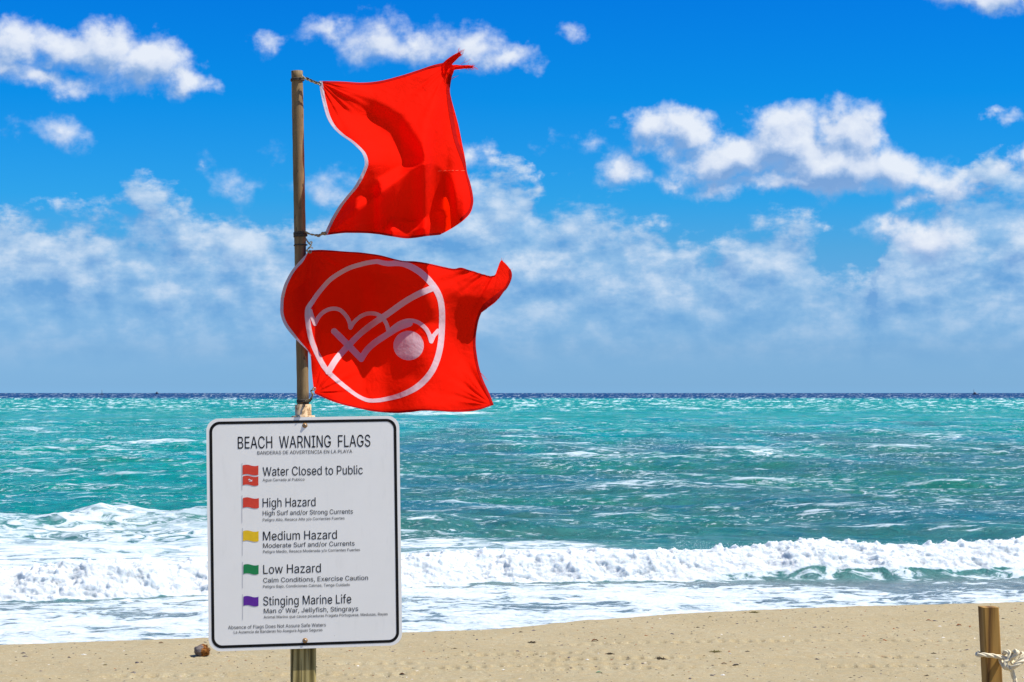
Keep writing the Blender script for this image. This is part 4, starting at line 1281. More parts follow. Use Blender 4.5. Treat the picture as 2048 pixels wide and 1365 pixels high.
up = Sheet(
    left=P1((318, 268), (330, 350), (350, 440), (372, 510), (405, 565), (455, 615), (520, 660), (570, 705), (602, 745), (616, 800), (603, 850), (552, 950), (500, 1015), (450, 1080), (400, 1165), (370, 1225), (350, 1272)),
    right=P1((1128, 155), (1150, 148), (1190, 165), (1196, 200), (1180, 250), (1168, 330), (1180, 390), (1205, 480), (1228, 570), (1250, 680), (1268, 770), (1280, 860), (1300, 930), (1316, 1000), (1320, 1060), (1305, 1120), (1262, 1170), (1200, 1215), (1140, 1250), (1100, 1268)),
    top=P1((318, 268), (460, 272), (600, 280), (720, 268), (850, 235), (960, 200), (1050, 170), (1128, 155)),
    bottom=P1((350, 1272), (480, 1256), (600, 1256), (700, 1264), (800, 1280), (880, 1291), (950, 1286), (1030, 1275), (1100, 1268)),
    slope=slope_up, anchor=lambda gx: 1 - .95 * sm(gx, 652, 720),
    d0=lambda u, v, x, y: 7.05 + .17 * sm(u, .03, .40) + .11 * u + .05 * v * u - .05 * np.sin(np.pi * v) * (1 - u) ** 2 * np.minimum(1, 2 * v * (1 - v) * 4) + .05 * sm(u, .8, 1) * np.sin(np.pi * np.clip(v * 1.1, 0, 1)),
    wr=lambda u, v, x, y: crn(x, y, 638, 163, 5, 75, .42, 95, .0045) + crn(x, y, 649, 471, -75, -5, .45, 95, .005, 1.0) + crn(x, y, 900, 128, 95, 175, .30, 90, .006, 2.0)
    + .0016 * fbm(x / 26, y / 26, 4))
org = at(594, 170, D0 + .05)
flag1 = thing('upper_red_flag', 'plain red warning flag with a torn frayed corner, tied to the top of the pole', 'flag', at(638, 164, 7.05), 'red warning flags on the pole')
up.mesh('flag_cloth', M_RED, flag1)
U, V_ = up.U, up.V
wpx = 7.0
dl = np.hypot(up.PX - up.PX[:, :1], up.PY - up.PY[:, :1])
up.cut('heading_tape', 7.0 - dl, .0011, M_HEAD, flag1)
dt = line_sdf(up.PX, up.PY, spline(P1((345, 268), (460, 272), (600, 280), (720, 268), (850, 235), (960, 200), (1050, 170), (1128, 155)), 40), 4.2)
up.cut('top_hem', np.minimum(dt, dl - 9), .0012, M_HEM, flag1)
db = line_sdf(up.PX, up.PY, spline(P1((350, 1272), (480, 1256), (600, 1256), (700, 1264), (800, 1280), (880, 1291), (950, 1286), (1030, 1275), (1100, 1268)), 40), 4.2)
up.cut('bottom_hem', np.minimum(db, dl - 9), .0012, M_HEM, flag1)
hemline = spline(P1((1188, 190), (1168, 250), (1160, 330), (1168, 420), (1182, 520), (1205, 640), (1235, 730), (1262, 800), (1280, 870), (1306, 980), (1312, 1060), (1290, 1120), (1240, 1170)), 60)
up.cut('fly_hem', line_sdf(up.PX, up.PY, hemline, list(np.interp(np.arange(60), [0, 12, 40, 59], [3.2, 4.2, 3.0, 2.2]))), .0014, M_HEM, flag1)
up.cut('seam_stitching', line_sdf(up.PX, up.PY, P1((1090, 852), (1160, 850), (1275, 852)), .6), .0014, M_STITCH, flag1)


# torn corner: two tatters that taper off the sheet
def tatter(pts, widths, depth0, depth1, parent, sheet=None):
    C = spline([(a, b) for a, b in P1(*pts)], 26); w = np.interp(np.linspace(0, 1, 26), np.linspace(0, 1, len(widths)), widths)
    d = np.gradient(C, axis=0); d /= np.linalg.norm(d, axis=1, keepdims=True); nn = np.stack([-d[:, 1], d[:, 0]], 1)
    m_ = 9; V = []
    for i in range(26):
        for j in range(m_):
            t = j / (m_ - 1) * 2 - 1
            p = C[i] + nn[i] * t * w[i]
            dep = depth0 + (depth1 - depth0) * i / 25 + .010 * math.cos(t * 2.4 + i * .25) + .004 * math.sin(t * 9 + i * .5)
            V.append(at(p[0], p[1], dep))
    return world_mesh('torn_strip', V, grid_faces(26, m_), M_RED, parent)


dcor = float(up.D[3, -8])
tatter(((1122, 240), (1128, 190), (1160, 150), (1205, 112), (1240, 88)), (6.5, 8.5, 7.5, 6, 3.5), dcor - .016, dcor - .03, flag1)
tatter(((1160, 215), (1190, 182), (1240, 178), (1290, 175), (1318, 178)), (8, 5.5, 4.2, 3.4, 2.6), dcor - .01, dcor + .02, flag1)
st = []
rnd = random.Random(4)
for i in range(16):
    p = at(*z1(1232 + rnd.uniform(-16, 14), 92 + rnd.uniform(-14, 22)), dcor - .03); st.append((p, (rnd.uniform(.2, 1.0), rnd.uniform(-.3, .3), rnd.uniform(.3, 1.2)), rnd.uniform(.012, .024)))
for i in range(26):
    p = at(*z1(1300 + rnd.uniform(-34, 16), 178 + rnd.uniform(-10, 10)), dcor + .02); st.append((p, (1, rnd.uniform(-.4, .4), rnd.uniform(-.9, 1.1)), rnd.uniform(.014, .030)))
for x, y in ((1180, 258), (1183, 250), (1240, 160), (1262, 150)):
    st.append((at(*z1(x, y), dcor), (1, 0, .55), .03))
frays('frayed_threads', st, flag1, 3, M_THREAD)
for px, py, rr_ in ((639.5, 169, .0052), (649, 467, .0052)):
    c = up.pt(px, py, .002)
    V, F = ring_mesh(c, Vector((0.3, -1, .1)), rr_, .0019)
    world_mesh('grommet', V, F, M_GROM, flag1)


def cord(pts, r, mat, parent, name='tie_cord', d=None):
    """two-ply twisted cord through photo-grid points with depth"""
    P3 = [at(a, b, c) for a, b, c in pts]
    C = spline([tuple(p) for p in P3], max(24, 8 * len(pts)))
    parts = []
    L = np.linalg.norm(np.diff(C, axis=0), axis=1).sum()
    nT = L / (r * 9)
    for ph in (0, math.pi):
        path = []
        for i in range(len(C)):
            t = Vector(C[min(i + 1, len(C) - 1)] - C[max(i - 1, 0)]).normalized()
            a = t.cross(Vector((.3, 1, .2))).normalized(); b = t.cross(a)
            an = ph + 2 * math.pi * nT * i / len(C)
            path.append(Vector(C[i]) + (a * math.cos(an) + b * math.sin(an)) * r * .5)
        parts.append(tube(path, r * .58, 6))
    return world_mesh(name, *join(parts), mat, parent)


def around_pole(py, turns, r, pitch=.006, lift=.0015, seed=0):
    rnd = random.Random(seed)
    c0 = at(595 + (py - 160) * .0187, py, D0 + .05)
    path = []
    for i in range(int(turns * 18) + 1):
        a = 2 * math.pi * i / 18 + 1.0
        path.append(c0 + Vector((math.cos(a) * (PR * 1.03 + lift), math.sin(a) * (PR * 1.03 + lift), pitch * i / 18 + rnd.uniform(-.0008, .0008))))
    return tube(path, r, 7)


pd = D0 + .05 - .021
world_mesh('tie_cord', *join([around_pole(163, 2.2, .0030, .005, seed=1)]), M_CORDD, flag1)
cord([(603, 150, pd), (608, 156, pd - .01), (618, 161, 7.03), (630, 166, 7.04), (638, 169, 7.045)], .0036, M_CORD, flag1)
cord([(639, 166, 7.04), (633, 164.5, 7.03), (624, 161, 7.02), (612, 155, pd - .004)], .0026, M_CORDD, flag1)
world_mesh('tie_cord', *join([around_pole(475, 3.2, .0031, .006, seed=2)]), M_CORDD, flag1)
cord([(610, 463, pd - .004), (618, 468, 7.02), (632, 470.5, 7.03), (648, 469, 7.045)], .0034, M_CORD, flag1)
cord([(630, 471, 7.02), (638, 472.5, 7.03), (645, 466, 7.03), (651, 468, 7.04)], .0036, M_CORD, flag1)


# ---- lower flag with the no-swimming emblem
def z2(X, Y):
    return (540 + X / 3.592, 470 + Y / 3.592)


def P2(*a):
    return [z2(*p) for p in a]


def slope_lo(GX, GY):
    g = np.full(GX.shape, .78)
    # the upper field hangs almost plumb, the lower field leans forward into the light
    g += soft(GX, GY, P2((330, 40), (700, 60), (700, 260), (880, 300), (1100, 420), (1200, 560), (1200, 640), (1000, 600), (850, 700), (640, 740), (440, 700), (310, 745), (270, 580), (130, 610), (90, 420), (200, 330), (340, 260)), 6) * -.84
    g -= .52 * sm(GX, 855, 895) * (1 - sm(GY, 640, 730)) * (1 - .0 * GX)
    g += soft(GX, GY, P2((700, 100), (940, 160), (1250, 215), (1380, 340), (1250, 400), (1150, 290), (1000, 200), (850, 205), (705, 210)), 5) * .30
    g += soft(GX, GY, P2((270, 120), (405, 150), (330, 290), (300, 380), (255, 330), (200, 380), (150, 350)), 5) * .22
    g += soft(GX, GY, P2((170, 350), (250, 330), (300, 400), (260, 500), (200, 470)), 6) * -.3
    g += soft(GX, GY, P2((900, 905), (1080, 880), (1170, 800), (1250, 850), (1320, 1050), (1330, 1190), (1150, 1120), (1010, 1000)), 8) * -.45
    g += soft(GX, GY, P2((900, 700), (1000, 680), (1110, 780), (1090, 800), (990, 745), (890, 760)), 6) * .2
    g += soft(GX, GY, P2((1280, 600), (1420, 520), (1500, 560), (1470, 760), (1440, 930), (1380, 900), (1290, 850)), 8) * -.35
    g += soft(GX, GY, P2((1230, 380), (1440, 440), (1560, 420), (1600, 380), (1560, 350), (1400, 330), (1280, 350)), 4) * .30
    g += soft(GX, GY, P2((1260, 420), (1440, 450), (1560, 460), (1480, 520), (1260, 560)), 6) * -.35
    g += soft(GX, GY, P2((700, 900), (860, 960), (1060, 1060), (1010, 1080), (820, 1010), (690, 940)), 7) * .12
    g += soft(GX, GY, P2((560, 1225), (900, 1270), (1300, 1220), (1580, 1190), (1600, 1210), (1350, 1265), (900, 1290), (700, 1270)), 3) * -.5
    g += soft(GX, GY, P2((1440, 300), (1600, 320), (1680, 230), (1700, 300), (1620, 400), (1500, 390)), 5) * .25
    g += .06 * fbm(GX / 55 + 9, GY / 55, 3)
    return g * 1.05


ringpts = P2((770, 192), (705, 200), (640, 215), (575, 235), (520, 262), (430, 322), (350, 412), (300, 485), (268, 545), (275, 650), (298, 760), (340, 862), (400, 965), (480, 1045), (580, 1125), (640, 1165), (700, 1190),
             (760, 1192), (830, 1182), (950, 1150), (1060, 1092), (1140, 1012), (1190, 920), (1222, 800), (1234, 650), (1232, 520), (1210, 430), (1155, 345), (1080, 272), (1000, 225), (930, 206), (840, 208), (770, 192))
lower = Sheet(
    left=P2((283, 112), (240, 160), (200, 203), (160, 250), (130, 300), (100, 365), (80, 440), (74, 510), (76, 570), (95, 630), (125, 680), (180, 745), (230, 795), (272, 838), (292, 880), (298, 960), (306, 1040), (312, 1090), (322, 1142)),
    right=P2((1662, 180), (1700, 215), (1733, 262), (1734, 315), (1700, 385), (1650, 430), (1600, 468), (1545, 515), (1505, 590), (1485, 680), (1478, 760), (1482, 830), (1500, 940), (1530, 1040), (1570, 1130), (1606, 1222)),
    top=P2((283, 112), (360, 108), (440, 112), (540, 120), (640, 126), (720, 136), (800, 150), (940, 186), (1040, 192), (1110, 202), (1180, 216), (1250, 232), (1320, 244), (1370, 236), (1420, 250), (1500, 275), (1580, 296), (1615, 288), (1632, 250), (1648, 205), (1662, 180)),
    bottom=P2((322, 1142), (360, 1158), (410, 1182), (480, 1208), (560, 1230), (650, 1250), (750, 1270), (900, 1281), (1000, 1276), (1100, 1264), (1200, 1266), (1300, 1272), (1400, 1272), (1500, 1258), (1606, 1222)),
    slope=slope_lo, n=280, side=14.0, anchor=lambda gx: 1 - .62 * sm(gx, 630, 690),
    clampf=lambda D, x, y: D - np.clip(D - (7.012), 0, None) * (1 - sm(x, 618, 645)) * sm(y, 497, 510) * (1 - sm(y, 700, 760)),
    d0=lambda u, v, x, y: 6.992 + .22 * sm(u, .04, .45) + .17 * u - .006 * np.sin(np.pi * v) * (1 - sm(u, 0, .25)) + .05 * np.sin(np.pi * 2 * u) * (.4 + .6 * v) + .05 * v * (1 - u),
    wr=lambda u, v, x, y: crn(x, y, 620, 499, 15, 125, .20, 75, .009) + crn(x, y, 629, 786, -80, 10, .30, 70, .006, 1.0) + crn(x, y, 1003, 522, 105, 175, .35, 85, .010, 2.0) + crn(x, y, 985, 812, -175, -100, .30, 80, .006, .5)
    + .0022 * fbm(x / 30 + 3, y / 30, 4) + .004 * np.exp(-((y - 541 - (x - 905) * .23) / 9) ** 2) * np.exp(-((x - 905) / 45) ** 2))
flag2 = thing('lower_red_flag', 'red flag with a white no-swimming emblem, tied just above the sign', 'flag', at(620, 499, 6.99), 'red warning flags on the pole')
lower.mesh('flag_cloth', M_RED, flag2)
LX, LY = lower.PX, lower.PY
dl = -line_sdf(LX, LY, spline(P2((283, 112), (240, 160), (200, 203), (160, 250), (130, 300), (100, 365), (80, 440), (74, 510), (76, 570), (95, 630), (125, 680), (180, 745), (230, 795), (272, 838), (290, 868)), 60), 0.0)
wl = 5.8 * sm(LY, 500, 530) * (1 - .85 * sm(LY, 655, 712))
lower.cut('heading_tape', wl + .4 - dl, .0012, M_HEAD, flag2)
hs = 3.8
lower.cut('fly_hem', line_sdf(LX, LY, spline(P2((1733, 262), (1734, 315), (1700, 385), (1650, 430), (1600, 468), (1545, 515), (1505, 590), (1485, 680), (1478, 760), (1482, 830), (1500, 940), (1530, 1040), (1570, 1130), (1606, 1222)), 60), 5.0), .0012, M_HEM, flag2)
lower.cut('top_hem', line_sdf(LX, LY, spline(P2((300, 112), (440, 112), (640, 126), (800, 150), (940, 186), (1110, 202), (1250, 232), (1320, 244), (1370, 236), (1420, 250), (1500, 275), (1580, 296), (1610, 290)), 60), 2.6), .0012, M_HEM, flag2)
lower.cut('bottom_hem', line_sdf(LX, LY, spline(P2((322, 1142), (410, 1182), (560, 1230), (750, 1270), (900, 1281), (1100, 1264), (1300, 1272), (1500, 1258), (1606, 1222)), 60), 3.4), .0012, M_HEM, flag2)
rg = spline([(a, b) for a, b in ringpts], 120)
th_ = np.interp(np.arange(120) / 119, [0, .12, .25, .33, .45, .52, .6, .8, .9, .96, 1], [4.6, 4.6, 4.8, 5.3, 3.6, 4.2, 6.2, 6.0, 6.6, 5.6, 4.6])
lower.cut('emblem_ring', line_sdf(LX, LY, rg, th_), .0012, M_EMBLEM, flag2)
lower.cut('emblem_wave_line', line_sdf(LX, LY, spline(P2((286, 545), (300, 590), (320, 640)), 8).tolist() + spline(P2((320, 640), (345, 592), (385, 552), (440, 530), (500, 538), (548, 585), (570, 630), (576, 668)), 24).tolist()
                                              + spline(P2((576, 668), (600, 630), (645, 590), (700, 566), (755, 566), (800, 588), (835, 635), (855, 700)), 24).tolist()
                                              + spline(P2((855, 700), (890, 665), (940, 632), (1000, 616), (1060, 628), (1110, 665), (1140, 710), (1157, 768)), 24).tolist() + P2((1157, 768), (1175, 725), (1205, 690)), 4.1), .0018, M_EMBLEM, flag2)
lower.cut('emblem_slash', line_sdf(LX, LY, spline(P2((1165, 385), (1100, 412), (1040, 440), (960, 487), (850, 565), (740, 640), (640, 720), (560, 800), (480, 890), (418, 985)), 50), 6.2), .0024, M_EMBLEM, flag2)
arm = np.maximum(line_sdf(LX, LY, P2((458, 695), (655, 895)), 6.6), line_sdf(LX, LY, spline(P2((655, 895), (700, 830), (760, 775), (850, 715), (930, 668), (1005, 640)), 24), 6.3))
lower.cut('emblem_swimmer_arm', arm, .0030, M_EMBLEM, flag2)
hc = z2(997, 797)
lower.cut('emblem_swimmer_head', 30.2 - np.hypot(LX - hc[0], (LY - hc[1]) * 1.03), .0018, M_EMBLEM, flag2)
st = []
for x, y, d_, L in ((1662, 182, (.1, 0, 1), .008), (1672, 188, (.5, 0, .8), .010), (1730, 245, (1, 0, .1), .010), (1510, 990, (1, 0, -.75), .045), (1512, 992, (1, 0, -.6), .035), (1580, 1190, (-.3, 0, 1), .010), (1592, 1188, (.3, 0, 1), .008), (1600, 1200, (1, 0, .3), .008)):
    st.append((lower.pt(*z2(x, y)), d_, L))
frays('frayed_threads', st, flag2, 8, M_THREAD)
for px, py in ((619, 504), (628, 779)):
    c = lower.pt(px, py, .002)
    world_mesh('grommet', *ring_mesh(c, Vector((0.3, -1, .1)), .0050, .0018), M_GROM, flag2)
world_mesh('tie_cord', *join([around_pole(492, 1.2, .0024, .004, seed=5)]), M_CORDD, flag2)
cord([(612, 478, pd), (617, 486, 7.0), (622, 492, 6.985), (616, 498, 6.98), (614, 503, 6.985), (621, 506, 6.985)], .0030, M_CORD, flag2)
cord([(618, 486, 6.99), (624, 484, 6.98), (621, 494, 6.98), (626, 497, 6.98)], .0024, M_ROPE, flag2)
world_mesh('tie_cord', *join([around_pole(806, 2.2, .0030, .006, seed=6)]), M_CORDD, flag2)
cord([(611, 803, pd - .004), (617, 800, 7.0), (623, 796, 6.99), (625, 789, 6.985), (622, 783, 6.985), (628, 778, 6.985)], .0032, M_CORD, flag2)
cord([(612, 806, pd - .006), (620, 803, 6.99), (624, 797, 6.985)], .0026, M_CORDD, flag2)


# ------------------------------------------------------------------ rope-tied post at the right
D1 = 10.8
b0, t0_ = at(1985.5, 1390, D1), at(1976.8, 1214, D1)
axr = (t0_ - b0).normalized()
gz = ground_z(b0.x, b0.y)
rp = thing('rope_post', 'short honey-brown square wooden post standing in the sand at the right edge', 'post', (b0.x, b0.y, gz))
V, F = square_post(b0 - axr * ((b0.z - gz) / axr.z + .3), t0_, .0445, R(7), .007, 3)
o = rooted('post', V, F, M_POST2, rp, b0, smooth=False)

M_STR = simple_mat('cream_rope_strand', (.70, .61, .42), .8, .15, 260, .2, 0, .0005)


def rope_strands(pts, r, name, parent, n=None, twist=11.0, world=False):
    """three-strand laid rope: each strand is its own tube"""
    C = spline([tuple(p) for p in pts], n or 18 * len(pts))
    L = np.linalg.norm(np.diff(C, axis=0), axis=1).sum()
    turns = L / (r * twist)
    V = []; fr = []
    nrm = None
    for i in range(len(C)):
        t = Vector(C[min(i + 1, len(C) - 1)] - C[max(i - 1, 0)]).normalized()
        if nrm is None:
            nrm = t.cross(Vector((.21, .3, 1)).normalized()).normalized()
        nrm = (nrm - t * nrm.dot(t)).normalized()
        fr.append((Vector(C[i]), nrm.copy(), t.cross(nrm)))
    for k_ in range(3):
        path = []
        for i, (c, a, b) in enumerate(fr):
            an = 2 * math.pi * (k_ / 3 + turns * i / len(C))
            path.append(c + (a * math.cos(an) + b * math.sin(an)) * r * .50)
        world_mesh('strand', *tube(path, r * .56, 8), M_STR, parent)


RR = .0118
kn = at(2022, 1322, D1 - .10)
rope = thing('tied_rope', 'thick cream twisted rope looped round the brown post and knotted beside it', 'rope', kn)


def q1(X, Y, d=0.0):
    return at(1800 + X / 6.657, 1160 + Y / 6.657, D1 + d)


loop = thing_part = bpy.data.objects.new('post_loop', None); COL.objects.link(loop); loop.parent = rope
rope_strands([q1(1420, 1010, .06), q1(1330, 1000, .075), q1(1200, 980, .085), q1(1080, 975, .08), q1(1040, 985, .04), q1(1030, 995, 0), q1(1045, 1000, -.045), q1(1110, 1000, -.066), q1(1200, 1008, -.068), q1(1320, 1025, -.075), q1(1400, 1048, -.085), q1(1470, 1060, -.10)], RR, 'loop', loop, 150)
knot = bpy.data.objects.new('knot', None); COL.objects.link(knot); knot.parent = rope
rope_strands([q1(1400, 1048, -.085), q1(1470, 1055, -.10), q1(1530, 1010, -.125), q1(1560, 965, -.13), q1(1530, 950, -.11), q1(1500, 985, -.085), q1(1490, 1050, -.08), q1(1500, 1110, -.09), q1(1550, 1120, -.115), q1(1600, 1060, -.12), q1(1640, 1010, -.11), q1(1700, 1000, -.09)], RR, 'k', knot, 170)
rope_strands([q1(1335, 1040, -.04), q1(1350, 1100, -.06), q1(1390, 1160, -.09), q1(1440, 1180, -.11), q1(1500, 1165, -.13), q1(1570, 1120, -.14), q1(1640, 1080, -.13), q1(1690, 1060, -.10)], RR, 'k', knot, 120)
rope_strands([q1(1380, 985, -.04), q1(1400, 962, -.07), q1(1440, 960, -.09), q1(1465, 1000, -.10), q1(1440, 1070, -.11), q1(1400, 1100, -.11), q1(1420, 1160, -.12), q1(1470, 1195, -.11)], RR, 'k', knot, 120)
rope_strands([q1(1600, 990, -.07), q1(1640, 985, -.10), q1(1650, 1030, -.125), q1(1600, 1090, -.13), q1(1550, 1140, -.12), q1(1500, 1150, -.10)], RR, 'k', knot, 90)
tail = bpy.data.objects.new('hanging_end', None); COL.objects.link(tail); tail.parent = rope
rope_strands([q1(1470, 1160, -.10), q1(1490, 1215, -.10), q1(1510, 1280, -.10), q1(1535, 1370, -.10), q1(1550, 1500, -.09), q1(1548, 1700, -.09)], RR, 't', tail, 110)
lead = bpy.data.objects.new('lead_rope', None); COL.objects.link(lead); lead.parent = rope
pe = q1(1690, 1030, -.10)
rope_strands([q1(1620, 1050, -.11), pe, pe + Vector((.25, .0, -.03)), pe + Vector((.7, .02, -.15)), pe + Vector((1.3, .05, -.36)), pe + Vector((1.8, .1, -.62)), pe + Vector((2.2, .15, ground_z(pe.x + 2.2, pe.y + .15) - pe.z + .012)), pe + Vector((2.9, .3, ground_z(pe.x + 2.9, pe.y + .3) - pe.z + .012))], RR, 'l', lead, 260)
# parts are joined per strand run; the group empties become one mesh each
for e in (loop, knot, tail, lead):
    ch = list(e.children); parts = []
    for c in ch:
        me = c.data
        parts.append(([Vector(v.co) for v in me.vertices], [tuple(p.vertices) for p in me.polygons]))
    nm = e.name
    for c in ch:
        bpy.data.objects.remove(c)
    bpy.data.objects.remove(e)
    V, F = join(parts)
    o = seg_mesh(nm, V, F, M_STR)
    o.parent = rope


# ------------------------------------------------------------------ things lying on the sand
def on_sand(px, py):
    """point of the beach seen at a photo-grid position"""
    r = ray(px, py)
    y = np.arange(14.0, 45.0, .01)
    z = ground_z(r[0] * y, y, True)
    k = int(np.argmax(H_CAM + r[2] * y < z))
    return Vector((r[0] * y[k], y[k], float(z[k])))


def lump(rx, ry, rz, seed, nu=18, nv=12, rough=.12, fr=1.6):
    V, F = [], []
    for j in range(nv + 1):
        th = math.pi * j / nv
        for i in range(nu):
            ph = 2 * math.pi * i / nu
            n = Vector((math.sin(th) * math.cos(ph), math.sin(th) * math.sin(ph), math.cos(th)))
            k_ = 1 + rough * float(pn(np.array([n.x * fr + n.z * 1.3 + seed]), np.array([n.y * fr - n.z + seed * .7]))[0])
            V.append((n.x * rx * k_, n.y * ry * k_, n.z * rz * k_))
    for j in range(nv):
        for i in range(nu):
            a = j * nu + i; b = j * nu + (i + 1) % nu
            F.append((a, b, b + nu, a + nu)[::-1])
    return V, F


def coconut():
    p = on_sand(404, 1311)
    t = thing('coconut', 'washed-up coconut husk on the sand by the lower left corner of the sign', 'coconut', p)
    m, T = new_mat('coconut_husk')
    tc = T.n('ShaderNodeTexCoord').outputs['Object']
    x, y, z = T.xyz(tc)
    fib = T.noise(T.v('MULTIPLY', tc, (.35, 2.2, 2.2)), 34, 5, .65)
    grey = T.ramp(fib, [(.35, (.08, .06, .055)), (.55, (.20, .165, .145)), (.7, (.34, .29, .25))])
    org_ = T.ramp(fib, [(.38, (.05, .015, .004)), (.52, (.20, .07, .012)), (.68, (.40, .17, .03))])
    k_ = T.mr(T.m('ADD', x, T.m('MULTIPLY', T.m('SUBTRACT', T.noise(tc, 14, 3, .6), .5), .26)), -.004, .010)
    finish(T, principled(T, T.mix(k_, grey, org_), .8, bump(T, fib, 1.0, .012), .2))
    V, F = lump(.108, .085, .085, 3.3, 28, 18, .16)
    V = [(v[0] * 1.0, v[1], v[2] + .062) for v in V]
    V = [(x_ - .014 * max(0, 1 - abs(z_ - .09) * 14) * (x_ > .01), y_, z_) for x_, y_, z_ in V]
    seg_mesh('husk', V, F, m, t)
    m2, T = new_mat('torn_orange_fibre')
    tc = T.n('ShaderNodeTexCoord').outputs['Object']
    f2_ = T.noise(T.v('MULTIPLY', tc, (.6, 2, 2)), 60, 4, .65)
    finish(T, principled(T, T.ramp(f2_, [(.38, (.06, .02, .005)), (.55, (.24, .09, .014)), (.72, (.42, .20, .04))]), .85, bump(T, f2_, 1.0, .01), .15))
    parts = []; rn = random.Random(2)
    for i in range(90):
        a = rn.uniform(-1.25, 1.2); b_ = rn.uniform(-1.3, 1.0)
        n = Vector((math.cos(b_) * math.cos(a * .9), -math.cos(b_) * abs(math.sin(a)) * .8 + .1, math.sin(b_)))
        s0 = Vector((n.x * .100, n.y * .082, .064 + n.z * .082))
        dd = (n + Vector((rn.uniform(-.1, .8), rn.uniform(-.7, .3), rn.uniform(-.5, .5)))).normalized()
        e = s0 + dd * rn.uniform(.012, .035); e.z = max(e.z, .004)
        mid_ = (s0 + e) / 2 + Vector((0, 0, rn.uniform(-.004, .006)))
        parts.append(tube([s0, mid_, e], [.0042, .0034, .0012], 4))
    o = seg_mesh('torn_fibres', *join(parts), m2, t); o['kind'] = 'stuff'


coconut()

M_LEAF = simple_mat('dry_brown_leaf', (.13, .055, .018), .8, .4, 90, .2, 0, .001)
M_LEAFR = simple_mat('reddish_dry_leaf', (.26, .075, .018), .8, .4, 90, .2, 0, .001)
M_WEED = simple_mat('dark_dry_seaweed', (.045, .032, .018), .9, .4, 90, .2, 0, .001)
M_OLIVE = simple_mat('olive_seaweed', (.13, .11, .035), .9, .4, 90, .2, 0, .001)
M_SHELL = simple_mat('bleached_shell', (.66, .64, .60), .6, .12, 60, .3, 0, .001)
M_PLAS = simple_mat('faded_green_plastic', (.02, .22, .10), .45, .15, 60, .4, 0, .0)
M_STONE = simple_mat('dark_wet_pebble', (.07, .055, .06), .6, .3, 60, .3, 0, .001)


def leaf(L, w, curl, seed):
    """curled dry leaf with midrib fold, a little thick"""
    rn = random.Random(seed); n, k = 9, 5; V = []
    for sgn in (1, -1):
        for i in range(n):
            t = i / (n - 1); ww = w * math.sin(math.pi * min(.999, t * .93 + .04)) ** .8
            for j in range(k):
                s_ = j / (k - 1) * 2 - 1
                V.append((L * (t - .5), s_ * ww, abs(s_) * ww * curl * .9 + curl * L * .35 * math.sin(math.pi * t) * (1 if seed % 2 else .4) + sgn * .0012 + rn.uniform(-.001, .001)))
    F = []
    o_ = n * k
    for i in range(n - 1):
        for j in range(k - 1):
            a = i * k + j; F.append((a, a + 1, a + k + 1, a + k)); F.append((a + o_, a + k + o_, a + k + 1 + o_, a + 1 + o_))
    rim = [j for j in range(k)] + [i * k + k - 1 for i in range(1, n)] + [(n - 1) * k + j for j in range(k - 2, -1, -1)] + [i * k for i in range(n - 2, 0, -1)]
    for i in range(len(rim)):
        a, b = rim[i], rim[(i + 1) % len(rim)]; F.append((a, a + o_, b + o_, b))
    return V, F


def weed(size, seed, nst=9):
    """tangle of flat stalks with small bladders"""
    rn = random.Random(seed); parts = []
    for i in range(nst):
        a = rn.uniform(0, 6.28); p = Vector((rn.uniform(-.3, .3) * size, rn.uniform(-.3, .3) * size, .006)); path = [p]
        for k in range(5):
            a += rn.uniform(-.8, .8)
            p = p + Vector((math.cos(a), math.sin(a) * .8, 0)) * size * .18; p = Vector((p.x, p.y, max(.004, .3 * size * rn.random() * (1 - k / 6)))); path.append(p)
        parts.append(tube(path, [.006, .0055, .005, .004, .003, .002], 5))
    for i in range(4):
        V, F = lump(.010, .009, .008, seed + i, 7, 5, .2); c = Vector((rn.uniform(-.4, .4) * size, rn.uniform(-.3, .3) * size, .008)); parts.append(([Vector(v) + c for v in V], F))
    return join(parts)


def shell(r):
    """ribbed fan shell, a shallow dome with scalloped rim"""
    V = []; nu, nv = 22, 6; F = []
    for sgn in (0, -.0025):
        for j in range(nv + 1):
            t = j / nv
            for i in range(nu + 1):
                a = R(-75 + 150 * i / nu); rib = 1 + .05 * math.cos(i * math.pi) * t
                V.append((r * t * math.sin(a) * rib, r * t * math.cos(a) * rib - r * .5, r * .45 * math.sin(math.pi * min(1, t * .62 + .38)) * (1 + .1 * math.cos(i * math.pi)) + sgn + .003))
    w = nu + 1; o_ = (nv + 1) * w
    for j in range(nv):
        for i in range(nu):
            a = j * w + i; F.append((a, a + 1, a + w + 1, a + w)); F.append((a + o_, a + w + o_, a + w + 1 + o_, a + 1 + o_))
    for i in range(nu):
        a = nv * w + i; F.append((a, a + 1, a + 1 + o_, a + o_))
    return V, F


def lay(name, mesh, mat, px, py, rz, label, cat, group=None, tilt=0.0, part=None):
    p = on_sand(px, py)
    o = seg_mesh(name, *mesh, mat)
    o.location = p - Vector((0, 0, .002)); o.rotation_euler = (tilt, 0, rz)
    return tag(o, label, cat, group)


